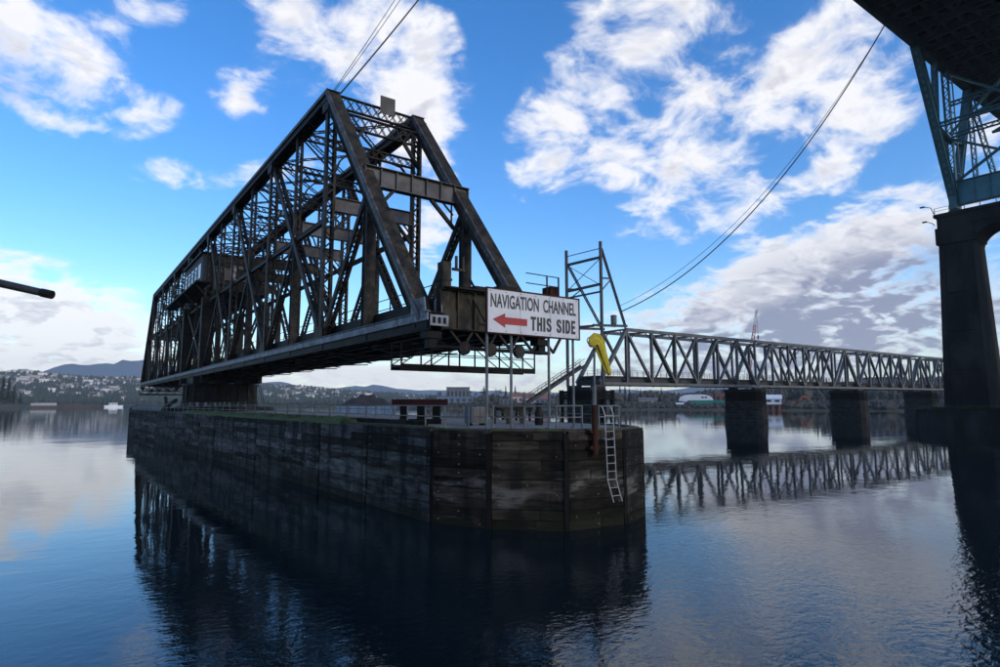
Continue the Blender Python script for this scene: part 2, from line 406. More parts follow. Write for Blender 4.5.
class MB:
    def __init__(self):
        self.v = []
        self.f = []
        self.mi = []
        self.cur = 0

    def add(self, vs, fs):
        o = len(self.v)
        self.v += [tuple(p) for p in vs]
        for f in fs:
            self.f.append([i + o for i in f])
            self.mi.append(self.cur)
        return self

    def box(self, c, s, rz=0.0):
        hx, hy, hz = s[0] / 2, s[1] / 2, s[2] / 2
        cr, sr = math.cos(rz), math.sin(rz)
        vs = []
        for z in (-hz, hz):
            for x, y in ((-hx, -hy), (hx, -hy), (hx, hy), (-hx, hy)):
                vs.append((c[0] + x * cr - y * sr, c[1] + x * sr + y * cr, c[2] + z))
        return self.add(vs, [(3, 2, 1, 0), (4, 5, 6, 7), (0, 1, 5, 4), (1, 2, 6, 5), (2, 3, 7, 6), (3, 0, 4, 7)])

    def bb(self, x0, x1, y0, y1, z0, z1):
        return self.box(((x0 + x1) / 2, (y0 + y1) / 2, (z0 + z1) / 2), (abs(x1 - x0), abs(y1 - y0), abs(z1 - z0)))

    def beam(self, p0, p1, w, h, side=(1, 0, 0)):
        """bar from p0 to p1: w measured along 'side', h across it"""
        p0, p1 = Vector(p0), Vector(p1)
        a = (p1 - p0).normalized()
        s = Vector(side)
        s = s - a * s.dot(a)
        if s.length < 1e-4:
            s = a.orthogonal()
        s.normalize()
        n = a.cross(s)
        vs = []
        for p in (p0, p1):
            for i, j in ((-1, -1), (1, -1), (1, 1), (-1, 1)):
                vs.append(p + s * (w / 2 * i) + n * (h / 2 * j))
        return self.add(vs, [(0, 3, 2, 1), (4, 5, 6, 7), (0, 1, 5, 4), (1, 2, 6, 5), (2, 3, 7, 6), (3, 0, 4, 7)])

    def tube(self, pts, r, n=8, caps=True):
        pts = [Vector(p) for p in pts]
        rs = r if isinstance(r, (list, tuple)) else [r] * len(pts)
        o = len(self.v)
        up = None
        for i, p in enumerate(pts):
            a = (pts[min(i + 1, len(pts) - 1)] - pts[max(i - 1, 0)]).normalized()
            if up is None:
                up = a.orthogonal().normalized()
            up = (up - a * up.dot(a)).normalized()
            b = a.cross(up)
            for j in range(n):
                t = 2 * math.pi * j / n
                self.v.append(tuple(p + (up * math.cos(t) + b * math.sin(t)) * rs[i]))
        for i in range(len(pts) - 1):
            for j in range(n):
                j2 = (j + 1) % n
                self.f.append([o + i * n + j, o + i * n + j2, o + (i + 1) * n + j2, o + (i + 1) * n + j])
                self.mi.append(self.cur)
        if caps:
            self.f.append([o + j for j in reversed(range(n))])
            self.f.append([o + (len(pts) - 1) * n + j for j in range(n)])
            self.mi += [self.cur, self.cur]
        return self

    def prism(self, poly, z0, z1, poly2=None):
        n = len(poly)
        poly2 = poly2 or poly
        vs = [(x, y, z0) for x, y in poly] + [(x, y, z1) for x, y in poly2]
        fs = [list(reversed(range(n))), list(range(n, 2 * n))]
        fs += [[i, (i + 1) % n, n + (i + 1) % n, n + i] for i in range(n)]
        return self.add(vs, fs)

    def lathe(self, prof, c, n=24):
        o = len(self.v)
        for r, z in prof:
            for j in range(n):
                t = 2 * math.pi * j / n
                self.v.append((c[0] + r * math.cos(t), c[1] + r * math.sin(t), c[2] + z))
        for i in range(len(prof) - 1):
            for j in range(n):
                j2 = (j + 1) % n
                self.f.append([o + i * n + j, o + i * n + j2, o + (i + 1) * n + j2, o + (i + 1) * n + j])
                self.mi.append(self.cur)
        self.f.append([o + (len(prof) - 1) * n + j for j in range(n)])
        self.mi.append(self.cur)
        return self

    def lacing(self, p0, p1, half, off, side=(1, 0, 0), pitch=0.62, bar=.075, both=True):
        """zigzag lacing bars on the two open faces of a built-up member"""
        p0, p1 = Vector(p0), Vector(p1)
        a = (p1 - p0).normalized()
        s = Vector(side)
        s = (s - a * s.dot(a)).normalized()
        n = a.cross(s)
        L = (p1 - p0).length
        m = max(2, int(L / pitch))
        for sg in ((-1, 1) if both else (1,)):
            for i in range(m):
                q0 = p0 + a * (L * i / m) + n * (off * sg) + s * (half if i % 2 else -half)
                q1 = p0 + a * (L * (i + 1) / m) + n * (off * sg) + s * (-half if i % 2 else half)
                self.beam(q0, q1, bar, .02, side=(a + s * 0.01))
        return self

    def build(self, name, m, parent=None, kind=None, smooth=False):
        o0 = ORG.get(parent.name, Vector()) if parent is not None else Vector()
        me = bpy.data.meshes.new(name)
        me.from_pydata([(x - o0.x, y - o0.y, z - o0.z) for x, y, z in self.v], [], self.f)
        ms = m if isinstance(m, (list, tuple)) else [m]
        for q in ms:
            me.materials.append(MATS[q] if isinstance(q, str) else q)
        if len(ms) > 1:
            me.polygons.foreach_set('material_index', self.mi)
        if smooth:
            me.polygons.foreach_set('use_smooth', [True] * len(me.polygons))
        me.update()
        o = bpy.data.objects.new(name, me)
        COL.objects.link(o)
        if parent is not None:
            o.parent = parent
            ORG[o.name] = o0
        if kind:
            o['kind'] = kind
        return o


def thing(name, label, cat, loc=(0, 0, 0), group=None):
    o = bpy.data.objects.new(name, None)
    COL.objects.link(o)
    o.location = loc
    o.empty_display_size = 0.5
    ORG[o.name] = Vector(loc)
    return tag(o, label, cat, group)


def tag(o, label, cat, group=None, kind=None):
    o['label'] = label
    o['category'] = cat
    if group:
        o['group'] = group
    if kind:
        o['kind'] = kind
    return o


def copy_tree(o, dx=(0, 0, 0), parent=None):
    c = o.copy()
    COL.objects.link(c)
    if parent is not None:
        c.parent = parent
    else:
        c.location = Vector(o.location) + Vector(dx)
    ORG[c.name] = ORG.get(o.name, Vector()) + Vector(dx)
    for ch in list(o.children):
        copy_tree(ch, dx, c)
    return c


def dup_part(o, dx):
    """copy of a part (with sub-parts) inside the same thing, shifted"""
    c = o.copy()
    COL.objects.link(c)
    c.location = Vector(o.location) + Vector(dx)
    for ch in list(o.children):
        k = ch.copy()
        COL.objects.link(k)
        k.parent = c
    return c


def polar(ax, d):
    """point on the ground at view bearing ax (degrees right of the camera's heading) and distance d"""
    t = CAM_AZ + R(ax)
    return Vector((math.sin(t) * d, math.cos(t) * d, 0))


def bear(x):
    return math.degrees(math.atan((x - 500) / 610.2))

# ------------------------------------------------------------------ setting: water, hills, mountains, banks
def fbm(x, y, s, o=4):
    return mnoise.fractal(Vector((x * s, y * s, 3.7)), 1.0, 2.0, o)


def setting(o):
    o['kind'] = 'structure'
    return o


mb = MB()
N = 96
ring = [polar(360 * i / N, 5900) for i in range(N)]
mb.add([(p.x, p.y, 0) for p in ring], [list(reversed(range(N)))])
water = setting(mb.build('water', 'water'))
mb = MB()
ring = [polar(360 * i / N, 5890) for i in range(N)]
mb.add([(p.x, p.y, -9) for p in ring], [list(reversed(range(N)))])
setting(mb.build('river_bed', 'bank'))


def interp(tab, x):
    if x <= tab[0][0]:
        return tab[0][1]
    for (a, b), (c, d) in zip(tab, tab[1:]):
        if x <= c:
            return b + (d - b) * (x - a) / (c - a)
    return tab[-1][1]


# far city hillside (tops given as elevation in metres against view column)
HILL_TOP = [(-400, 70), (-60, 84), (20, 92), (70, 88), (150, 82), (215, 74), (262, 66), (300, 57), (340, 46), (390, 32), (430, 22), (470, 14), (520, 8)]


def hill_z(x, d):
    top = interp(HILL_TOP, x)
    s = min(1, max(0, (d - 1400) / 1150))
    s = s * s * (3 - 2 * s)
    return 1.0 + top * s * (1 + .10 * fbm(x, d * .12, .016)) + (1.5 * fbm(x * 3, d, .01) if d > 1450 else 0)


def terrain(name, x0, x1, nx, d0, d1, nd, zf, m):
    g = MB()
    vs, fs = [], []
    for j in range(nd + 1):
        d = d0 + (d1 - d0) * j / nd
        for i in range(nx + 1):
            x = x0 + (x1 - x0) * i / nx
            p = polar(bear(x), d)
            z = -2.0 if j == 0 else zf(x, d)
            vs.append((p.x, p.y, z))
    for j in range(nd):
        for i in range(nx):
            a = j * (nx + 1) + i
            fs.append((a, a + 1, a + nx + 2, a + nx + 1))
    g.add(vs, fs)
    return setting(g.build(name, m, smooth=True))


terrain('hillside', -420, 530, 150, 1380, 3000, 26, lambda x, d: hill_z(x, d) if d < 2700 else hill_z(x, 2700) * (3000 - d) / 300, 'hill_ground')


def mount_z(x, d):
    ridge = interp([(-500, 250), (-100, 270), (20, 280), (70, 325), (105, 365), (145, 380), (200, 370), (270, 200), (320, 150), (350, 175), (375, 200), (400, 160), (450, 130), (560, 120), (700, 150), (900, 170), (1200, 170), (1500, 200)], x)
    s = max(0, 1 - abs(d - 4700) / 800)
    return -2 + .74 * ridge * s * (1 + .22 * fbm(x * .9, d * .2, .02) + .10 * fbm(x * 3.5, d, .02))


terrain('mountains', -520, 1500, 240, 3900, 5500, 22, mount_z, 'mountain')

# trees on the far hillside read as one mass
mb = MB()
rng = random.Random(3)
for i in range(11000):
    x = rng.uniform(-380, 500)
    d = rng.uniform(1420, 2700)
    if fbm(x * 1.2, d * .25, .03) + .25 * (d - 1900) / 800 - (.5 if d < 1640 else 0) < rng.uniform(-.6, .22) - (1.0 if d < 1640 else 0):
        continue
    p = polar(bear(x), d)
    z = hill_z(x, d)
    h = rng.uniform(7, 17)
    r = h * rng.uniform(.24, .5)
    vs = [(p.x, p.y, z + h)]
    t0 = rng.uniform(0, 2)
    for kk, zz in ((1.0, .42), (.6, 0)):
        for j in range(5):
            t = t0 + 1.2566 * j
            q = rng.uniform(.7, 1.2) * r * kk
            vs.append((p.x + q * math.cos(t), p.y + q * math.sin(t), z + h * zz * rng.uniform(.8, 1.1)))
    fs = [(0, 1 + j, 1 + (j + 1) % 5) for j in range(5)] + [(1 + j, 6 + j, 6 + (j + 1) % 5, 1 + (j + 1) % 5) for j in range(5)]
    mb.add(vs, fs)
tag(mb.build('hillside_wood', 'forest'), 'dark trees between the houses on the far hillside', 'trees', kind='stuff')


# near right-hand shore: low bank with a wooded rise behind
def bank_d(x):
    return interp([(380, 520), (430, 430), (560, 390), (700, 372), (1000, 372), (1400, 380)], x)


def bank_z(x, d):
    e = d - bank_d(x)
    if e < 0:
        return -2 + max(0, (e + 14) / 14) * 2.2
    z = .3 + 3.1 * min(1, e / 16)
    rise = interp([(380, 0), (560, 2), (700, 5), (800, 9), (900, 13), (1000, 15), (1400, 16)], x)
    return z + rise * min(1, max(0, (e - 60) / 200)) + .5 * fbm(x, d, .08)


def polar_grid(name, x0, x1, nx, dd, zf, m):
    vs, fs = [], []
    nd = len(dd) - 1
    for j, e in enumerate(dd):
        for i in range(nx + 1):
            x = x0 + (x1 - x0) * i / nx
            d = bank_d(x) + e
            p = polar(bear(x), d)
            vs.append((p.x, p.y, zf(x, d)))
    for j in range(nd):
        for i in range(nx):
            a = j * (nx + 1) + i
            fs.append((a, a + 1, a + nx + 2, a + nx + 1))
    g = MB()
    g.add(vs, fs)
    return setting(g.build(name, m, smooth=True))


polar_grid('river_bank', 385, 1400, 160, [-14, -6, 0, 3, 6, 10, 16, 25, 40, 60, 100, 150, 220, 300, 420, 700], bank_z, 'bank')

# wooded point at the left edge
mb = MB()
vs, fs = [], []
for j, e in enumerate((0, 6, 14, 30, 80, 160)):
    for i in range(31):
        x = -330 + 360 * i / 30
        p = polar(bear(x), 640 + e)
        tp = max(0, min(1, (28 - x) / 20))
        vs.append((p.x, p.y, -1.0 if j == 0 or i == 30 else tp * (1.0 + .9 * j)))
for j in range(5):
    for i in range(30):
        a = j * 31 + i
        fs.append((a, a + 1, a + 32, a + 31))
mb.add(vs, fs)
setting(mb.build('wooded_point', 'bank', smooth=True))

# scrub along the right bank (nobody could count it)
mb = MB()
rng = random.Random(11)
for i in range(2600):
    x = rng.uniform(425, 1150)
    e = abs(rng.gauss(0, 1)) * 14 + 3
    d = bank_d(x) + e
    p = polar(bear(x), d)
    z = bank_z(x, d) - .3
    h = rng.uniform(.9, 2.6) + (1.2 if x > 780 else 0)
    r = h * rng.uniform(.4, .8)
    vs = [(p.x, p.y, z + h)]
    for kk, zz in ((1.0, .5), (.8, 0)):
        for j in range(6):
            t = 1.047 * j + i
            q = rng.uniform(.6, 1.2) * r * kk
            vs.append((p.x + q * math.cos(t), p.y + q * math.sin(t), z + h * zz * rng.uniform(.7, 1.2)))
    mb.add(vs, [(0, 1 + j, 1 + (j + 1) % 6) for j in range(6)] + [(1 + j, 7 + j, 7 + (j + 1) % 6, 1 + (j + 1) % 6) for j in range(6)])
tag(mb.build('bank_scrub', 'forest_near'), 'low brown scrub growing along the right river bank', 'scrub', kind='stuff')

mb = MB()
rng = random.Random(15)
for i in range(5200):
    x = rng.uniform(425, 1150)
    e = rng.uniform(70, 360)
    d = bank_d(x) + e
    if x < 590 and rng.random() < .55:
        continue
    p = polar(bear(x), d)
    z = bank_z(x, d) - .5
    h = rng.uniform(3.5, 8.5) * (1.25 if x > 760 else 1.0) * (1 + .35 * fbm(x * .8, e * .1, .06))
    r = h * rng.uniform(.22, .42)
    vs = [(p.x, p.y, z + h)]
    for kk, zz in ((.75, .72), (1.0, .38), (.6, 0)):
        for j in range(6):
            t = 1.047 * j + i
            q = rng.uniform(.55, 1.25) * r * kk
            vs.append((p.x + q * math.cos(t), p.y + q * math.sin(t), z + h * zz * rng.uniform(.8, 1.15)))
    fs = [(0, 1 + j, 1 + (j + 1) % 6) for j in range(6)]
    for b0 in (1, 7):
        fs += [(b0 + j, b0 + 6 + j, b0 + 6 + (j + 1) % 6, b0 + (j + 1) % 6) for j in range(6)]
    mb.add(vs, fs)
tag(mb.build('bank_wood', 'forest_near'), 'hazy mass of trees rising behind the right river bank', 'trees', kind='stuff')

# ------------------------------------------------------------------ the swing span
OL, OR_, Y0, SPAN, PN = 12.79, 18.86, 23.40, 115.8, 115.8 / 18
OC = (OL + OR_) / 2
ZB, ZT, ZU = 7.79, 23.75, 16.75
ZM = (ZB + ZT) / 2
YC = Y0 + SPAN / 2
DXT = OR_ - OL


def KY(k):
    return Y0 + PN * k


sw = thing('swing_bridge', 'long dark riveted steel swing span standing open over its timber pier', 'bridge', (OC, YC, 3.4))


def both(o):
    """the same member in the other truss"""
    dup_part(o, (DXT, 0, 0))
    return o


def laced(name, p0, p1, w=.5, d=.36, m='steel', pitch=.62, t=.07, pair=True):
    """built-up member: two channels tied by lacing bars"""
    a = (Vector(p1) - Vector(p0)).normalized()
    n = a.cross(Vector((1, 0, 0))).normalized()
    g = MB()
    for s in (-1, 1):
        off = Vector((s * (w / 2), 0, 0))
        g.beam(Vector(p0) + off, Vector(p1) + off, t, d)
        for q in (-1, 1):
            o2 = Vector((s * (w / 2 - .05), 0, 0)) + n * (q * (d / 2 - .012))
            g.beam(Vector(p0) + o2, Vector(p1) + o2, .13, .026)
    o = g.build(name, m, sw)
    la = MB().lacing(p0, p1, w / 2 - .02, d / 2 + .012, pitch=pitch).build('lacing', m, o, kind='stuff')
    if pair:
        both(o)
    return o


def plain(name, p0, p1, w, d, m='steel', pair=True, flange=False):
    g = MB().beam(p0, p1, w, d)
    if flange:
        a = (Vector(p1) - Vector(p0)).normalized()
        n = a.cross(Vector((1, 0, 0))).normalized()
        for q in (-1, 1):
            g.beam(Vector(p0) + n * (q * (d / 2 + .02)), Vector(p1) + n * (q * (d / 2 + .02)), w * 1.35, .045)
    o = g.build(name, m, sw)
    if pair:
        both(o)
    return o


X = OL
# chords: box sections with cover plates, splice plates and lacing below
for k0, k1 in ((0, 6), (6, 12), (12, 18)):
    g = MB()
    y0, y1 = KY(k0) - (.9 if k0 == 0 else -.004), KY(k1) + (.9 if k1 == 18 else -.004)
    for s in (-1, 1):
        g.bb(X + s * .30 - .04, X + s * .30 + .04, y0, y1, ZB - .36, ZB + .34)
    g.bb(X - .42, X + .42, y0, y1, ZB + .343, ZB + .39)
    g.bb(X - .40, X - .345, y0, y1, ZB - .41, ZB - .363)
    for k in range(k0, k1 + 1):
        yy = min(max(KY(k), y0 + .8), y1 - .8)
        g.bb(X - .375, X - .343, yy - .75, yy + .75, ZB - .33, ZB + .31)
        g.bb(X + .343, X + .375, yy - .75, yy + .75, ZB - .33, ZB + .31)
    o = g.build('bottom_chord', 'steel_dark', sw)
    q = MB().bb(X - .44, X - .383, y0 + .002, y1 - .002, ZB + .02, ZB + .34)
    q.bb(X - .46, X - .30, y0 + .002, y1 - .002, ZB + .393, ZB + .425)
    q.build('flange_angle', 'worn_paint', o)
    MB().lacing((X, y0, ZB - .37), (X, y1, ZB - .37), .28, .01, pitch=.7, both=False).build('lacing', 'steel_dark', o, kind='stuff')
    both(o)
for k0, k1 in ((2, 6), (6, 9), (9, 12), (12, 16)):
    g = MB()
    y0, y1 = KY(k0) + (-.3 if k0 == 2 else .004), KY(k1) + (.3 if k1 == 16 else -.004)
    for s in (-1, 1):
        g.bb(X + s * .33 - .04, X + s * .33 + .04, y0, y1, ZT - .36, ZT + .30)
    g.bb(X - .45, X + .45, y0, y1, ZT + .303, ZT + .36)
    for s in (-1, 1):
        g.bb(X + s * .34 - .11, X + s * .34 + .11, y0, y1, ZT - .40, ZT - .363)
    o = g.build('top_chord', 'steel_dark', sw)
    MB().bb(X - .475, X - .452, y0, y1, ZT + .12, ZT + .375).build('highlight_strip', 'edge_highlight', o)  # added strip, its pale colour paints the sky highlight along the chord
    MB().lacing((X, y0, ZT - .40), (X, y1, ZT - .40), .33, .012, pitch=.62, both=False).build('lacing', 'steel', o, kind='stuff')
    both(o)


def end_post(kb, kt):
    p0, p1 = Vector((X, KY(kb), ZB)), Vector((X, KY(kt), ZT))
    a = (p1 - p0).normalized()
    n = a.cross(Vector((1, 0, 0))).normalized()
    if n.z < 0:
        n = -n
    g = MB()
    for s in (-1, 1):
        g.beam(p0 + Vector((s * .31, 0, 0)), p1 + Vector((s * .31, 0, 0)), .08, .62)
        g.beam(p0 + Vector((s * .31, 0, 0)) - n * .32, p1 + Vector((s * .31, 0, 0)) - n * .32, .22, .04)
        g.beam(p0 + Vector((s * .41, 0, 0)) + n * .24, p1 + Vector((s * .41, 0, 0)) + n * .24, .12, .05)
    g.beam(p0 + n * .335, p1 + n * .335, .80, .05)
    o = g.build('end_post', 'steel_moss', sw)
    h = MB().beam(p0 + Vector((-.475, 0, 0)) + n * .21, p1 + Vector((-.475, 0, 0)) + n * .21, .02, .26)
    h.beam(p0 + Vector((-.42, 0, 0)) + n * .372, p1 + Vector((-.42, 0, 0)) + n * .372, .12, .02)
    h.build('highlight_strip', 'edge_highlight', o)  # added strips carrying the painted sky highlight on the post edge
    MB().lacing(p0, p1, .33, .35, pitch=.62, both=True).build('lacing', 'steel', o, kind='stuff')
    both(o)


end_post(0, 2)
end_post(18, 16)

# posts
for k in range(2, 17):
    p0, p1 = (X, KY(k), ZB + .38), (X, KY(k), ZT - .38)
    if k % 2 == 0:
        heavy = k in (8, 10)
        laced('vertical_post', p0, p1, .74 if heavy else .58, .62 if heavy else .42, pitch=.55)
    else:
        plain('sub_post', (X, KY(k), ZB + .38), (X, KY(k), ZM - .2), .36, .40, flange=True)
        laced('hanger', (X, KY(k), ZM + .3), p1, .42, .26, pitch=.5)
for k in (1, 17):
    plain('sub_post', (X, KY(k), ZB + .38), (X, KY(k), ZM - .3), .40, .46, flange=True)
# main diagonals rise towards the pivot, sub-diagonals steady the half panels
for k in (2, 4, 6):
    for kb, kt in ((k, k + 2), (18 - k, 16 - k)):
        laced('main_diagonal', (X, KY(kb), ZB + .3), (X, KY(kt), ZT - .3), .5, .40, pitch=.5)
        km, ke = (kb + kt) / 2, kt
        laced('sub_diagonal', (X, KY(km), ZM), (X, KY(ke), ZB + .3), .40, .26, pitch=.5)
for ka, kb in ((1, 2), (17, 16)):
    laced('sub_diagonal', (X, KY(ka), ZM - .1), (X, KY(kb), ZB + .3), .44, .32, pitch=.5)
laced('tower_diagonal', (X, KY(8), ZB + .3), (X, KY(10), ZU - .4), .5, .36)
laced('tower_diagonal', (X, KY(10), ZB + .3), (X, KY(8), ZU - .4), .42, .30)
laced('tower_diagonal', (X, KY(8), ZU + .4), (X, KY(10), ZT - .3), .5, .36)
# mid-height struts along each truss
for k in range(2, 16, 2):
    plain('longitudinal_strut', (X, KY(k) + .25, ZM), (X, KY(k + 2) - .25, ZM), .20, .22, m='steel', flange=True)
# gussets where members meet
for k in range(0, 19, 2):
    for zc, sy, sz in ((ZB + .55, 1.5, 1.0),) + (((ZT - .55, 1.3, 1.0),) if 2 <= k <= 16 else ()):
        if k in (0, 18) and zc > ZB + 2:
            continue
        for s in (-1, 1):
            g = MB()
            y = KY(k)
            poly = [(y - sy * .5, zc - sz * .4), (y + sy * .5, zc - sz * .4), (y + sy * .38, zc + sz * .5), (y - sy * .38, zc + sz * .5)]
            if zc > ZM:
                poly = [(py, 2 * zc - pz) for py, pz in poly]
            xs = X + s * .405
            g.add([(xs - .02, a, b) for a, b in poly] + [(xs + .02, a, b) for a, b in poly],
                  [(3, 2, 1, 0), (4, 5, 6, 7), (0, 1, 5, 4), (1, 2, 6, 5), (2, 3, 7, 6), (3, 0, 4, 7)])
            both(g.build('gusset_plate', 'worn_paint' if k in (0,) else 'steel', sw))


# cross frames: plate girders that carried the old road deck, lattice struts and knees above
def girder_x(name, y, z, depth, x0, x1, m, fl=.42, stiff=1.2):
    g = MB()
    g.bb(x0, x1, y - .02, y + .02, z - depth / 2, z + depth / 2)
    for s in (-1, 1):
        g.bb(x0, x1, y - fl / 2, y + fl / 2, z + s * (depth / 2 + .022) - .02, z + s * (depth / 2 + .022) + .02)
    n = max(2, int((x1 - x0) / stiff))
    for i in range(n + 1):
        xx = x0 + .04 + (x1 - x0 - .08) * i / n
        g.bb(xx - .03, xx + .03, y - fl * .36, y + fl * .36, z - depth / 2 + .002, z + depth / 2 - .002)
    return g.build(name, m, sw)


def knee(x, y, z, sx, dz, m='steel'):
    g = MB().beam((x, y, z - dz), (x + sx, y, z), .22, .18, side=(0, 1, 0))
    g.beam((x + sx * .05, y, z - dz * .45), (x + sx * .5, y, z - .02), .10, .08, side=(0, 1, 0))
    g.beam((x + sx * .12, y, z - dz * .9), (x + sx * .12, y, z), .08, .08, side=(0, 1, 0))
    return g.build('knee_brace', m, sw)


def lattice_x(name, y, z, depth, m='steel', n=10, x0=None, x1=None):
    x0 = OL + .33 if x0 is None else x0
    x1 = OR_ - .33 if x1 is None else x1
    g = MB()
    for s in (-1, 1):
        g.bb(x0, x1, y - .13, y + .13, z + s * depth / 2 - .035, z + s * depth / 2 + .035)
    o = g.build(name, m, sw)
    g = MB()
    for i in range(n):
        a, b = x0 + (x1 - x0) * i / n, x0 + (x1 - x0) * (i + 1) / n
        for yy in (-.07, .07):
            g.beam((a, y + yy, z - depth / 2), (b, y + yy, z + depth / 2), .06, .02, side=(1, 0, 1))
            g.beam((a, y - yy, z + depth / 2), (b, y - yy, z - depth / 2), .06, .02, side=(1, 0, -1))
    g.build('lacing', m, o, kind='stuff')
    return o


yp = KY(1.1)
girder_x('portal_girder', yp, ZU + .02, 1.05, OL - .15, OR_ + .55, 'beam_paint', .5, .9)
girder_x('portal_girder', KY(16.9), ZU + .02, 1.05, OL - .15, OR_ + .55, 'beam_paint', .5, .9)
for y in (yp, KY(16.9)):
    knee(OL + .4, y, ZU - .56, 1.25, 1.5)
    knee(OR_ - .4, y, ZU - .56, -1.6, 1.5)
for k in range(2, 17):
    girder_x('upper_floor_beam', KY(k), ZU, .85, OL + .35, OR_ - .35, 'beam_paint' if k < 5 else 'steel', .36, 1.6)
    if k % 2 == 0:
        knee(OL + .35, KY(k), ZU - .46, 1.1, 1.2)
        knee(OR_ - .35, KY(k), ZU - .46, -1.1, 1.2)
    lattice_x('top_strut', KY(k), ZT - .15, .8 if k in (2, 16) else .5, n=9)
    if True:
        lattice_x('sway_strut', KY(k), ZT - 3.1, .55, n=9)
        for s in (-1, 1):
            g = MB()
            pts = [(OC + s * (DXT / 2 - .3), KY(k), ZT - 5.0), (OC + s * (DXT / 2 - .62), KY(k), ZT - 4.1), (OC + s * (DXT / 2 - 1.15), KY(k), ZT - 3.5), (OC + s * (DXT / 2 - 1.9), KY(k), ZT - 3.38)]
            for a, b in zip(pts, pts[1:]):
                g.beam(a, b, .16, .10, side=(0, 1, 0))
            g.build('sway_bracket', 'steel', sw)
        g = MB()
        g.beam((OL + .3, KY(k), ZT - .5), (OC, KY(k), ZT - 2.85), .12, .10, side=(0, 1, 0))
        g.beam((OR_ - .3, KY(k), ZT - .5), (OC, KY(k), ZT - 2.85), .12, .10, side=(0, 1, 0))
        g.build('sway_brace', 'steel', sw)
# top lateral crosses
for k in range(2, 16):
    for s in (0, 1):
        a = (OL + .3, KY(k) + .3, ZT + .1 - s * .14) if s == 0 else (OR_ - .3, KY(k) + .3, ZT + .1 - s * .14)
        b = (OR_ - .3, KY(k + 1) - .3, ZT + .1 - s * .14) if s == 0 else (OL + .3, KY(k + 1) - .3, ZT + .1 - s * .14)
        g = MB()
        av, bv = Vector(a), Vector(b)
        side = (bv - av).normalized().cross(Vector((0, 0, 1)))
        for q in (-1, 1):
            g.beam(av + side * (q * .15), bv + side * (q * .15), .07, .07)
        o = g.build('top_lateral', 'steel', sw)
        MB().lacing(a, b, .14, .03, side=side, pitch=.4, bar=.05, both=False).build('lacing', 'steel', o, kind='stuff')
# portal bracing panels at the near and far hips
for yk, kk in ((KY(2), 2), (KY(16), 16)):
    sg = -1 if kk == 2 else 1
    lattice_x('portal_strut', yk + sg * 1.0, ZT - 1.75, .9, n=9)
    for s, xs in ((1, OL + .4), (-1, OR_ - .4)):
        knee(xs, yk + sg * 1.25, ZT - 2.2, s * 1.3, 1.7)
# weathered square plate on the near top strut
g = MB().bb(OC - .05, OC + 1.0, KY(2) - .78, KY(2) - .72, ZT - .45, ZT + .75)
for xx in (OC + .1, OC + .85):
    g.bb(xx - .04, xx + .04, KY(2) - .72, KY(2) - .1, ZT - .3, ZT - .2)
o = g.build('square_plate', 'house_ctrl', sw)
o['label'] = 'weathered square plate on the top strut at the near end'

# floor: beams, stringers, ties, rails, walkway
for k in range(1, 18):
    girder_x('floor_beam', KY(k), ZB + .08, 0.98, OL + .36, OR_ - .36, 'steel_dark', .4, 1.2)
for xs in (OC - 2.0, OC - .85, OC + .85, OC + 2.0):
    g = MB()
    for k in range(18):
        y0, y1 = KY(k) + .2, KY(k + 1) - .2
        g.bb(xs - .02, xs + .02, y0, y1, ZB - .35, ZB + .58)
        for s in (-1, 1):
            g.bb(xs - .15, xs + .15, y0, y1, ZB + .115 + s * .475 - .015, ZB + .115 + s * .475 + .015)
    g.build('stringer', 'steel_dark', sw)
g = MB()
yy = Y0 - .3
while yy < Y0 + SPAN + .3:
    g.bb(OL + .55, OR_ - .55, yy, yy + .24, ZB + .61, ZB + .86)
    yy += .46
g.build('cross_tie', 'timber_black', sw, kind='stuff')
for xs in (OC - .72, OC + .72):
    g = MB().bb(xs - .035, xs + .035, Y0 - .4, Y0 + SPAN + .4, ZB + .862, ZB + 1.0)
    g.bb(xs - .07, xs + .07, Y0 - .4, Y0 + SPAN + .4, ZB + .845, ZB + .875)
    g.build('rail', 'rust', sw)
for xs in (OL + .75, OR_ - .75):
    g = MB().bb(xs - .35, xs + .35, Y0, Y0 + SPAN, ZB + .89, ZB + .95)
    g.bb(xs - .45, xs - .36, Y0, Y0 + SPAN, ZB + .62, ZB + 1.12)
    g.build('walkway', 'steel_dark', sw)
    g = MB()
    for i in range(48):
        y = Y0 + 1.2 + i * 2.4
        g.bb(xs + .33, xs + .38, y, y + .05, ZB + .9, ZB + 2.05)
    for z in (1.5, 2.03):
        g.bb(xs + .34, xs + .37, Y0 + 1.2, Y0 + SPAN - 1.2, ZB + z, ZB + z + .04)
    g.build('walkway_handrail', 'steel', sw)
# bottom laterals
for k in range(0, 18):
    g = MB()
    g.beam((OL + .3, KY(k) + .3, ZB - .55), (OR_ - .3, KY(k + 1) - .3, ZB - .55), .2, .06, side=(1, -1, 0))
    g.beam((OR_ - .3, KY(k) + .3, ZB - .64), (OL + .3, KY(k + 1) - .3, ZB - .64), .2, .06, side=(1, 1, 0))
    g.build('bottom_lateral', 'steel_dark', sw)

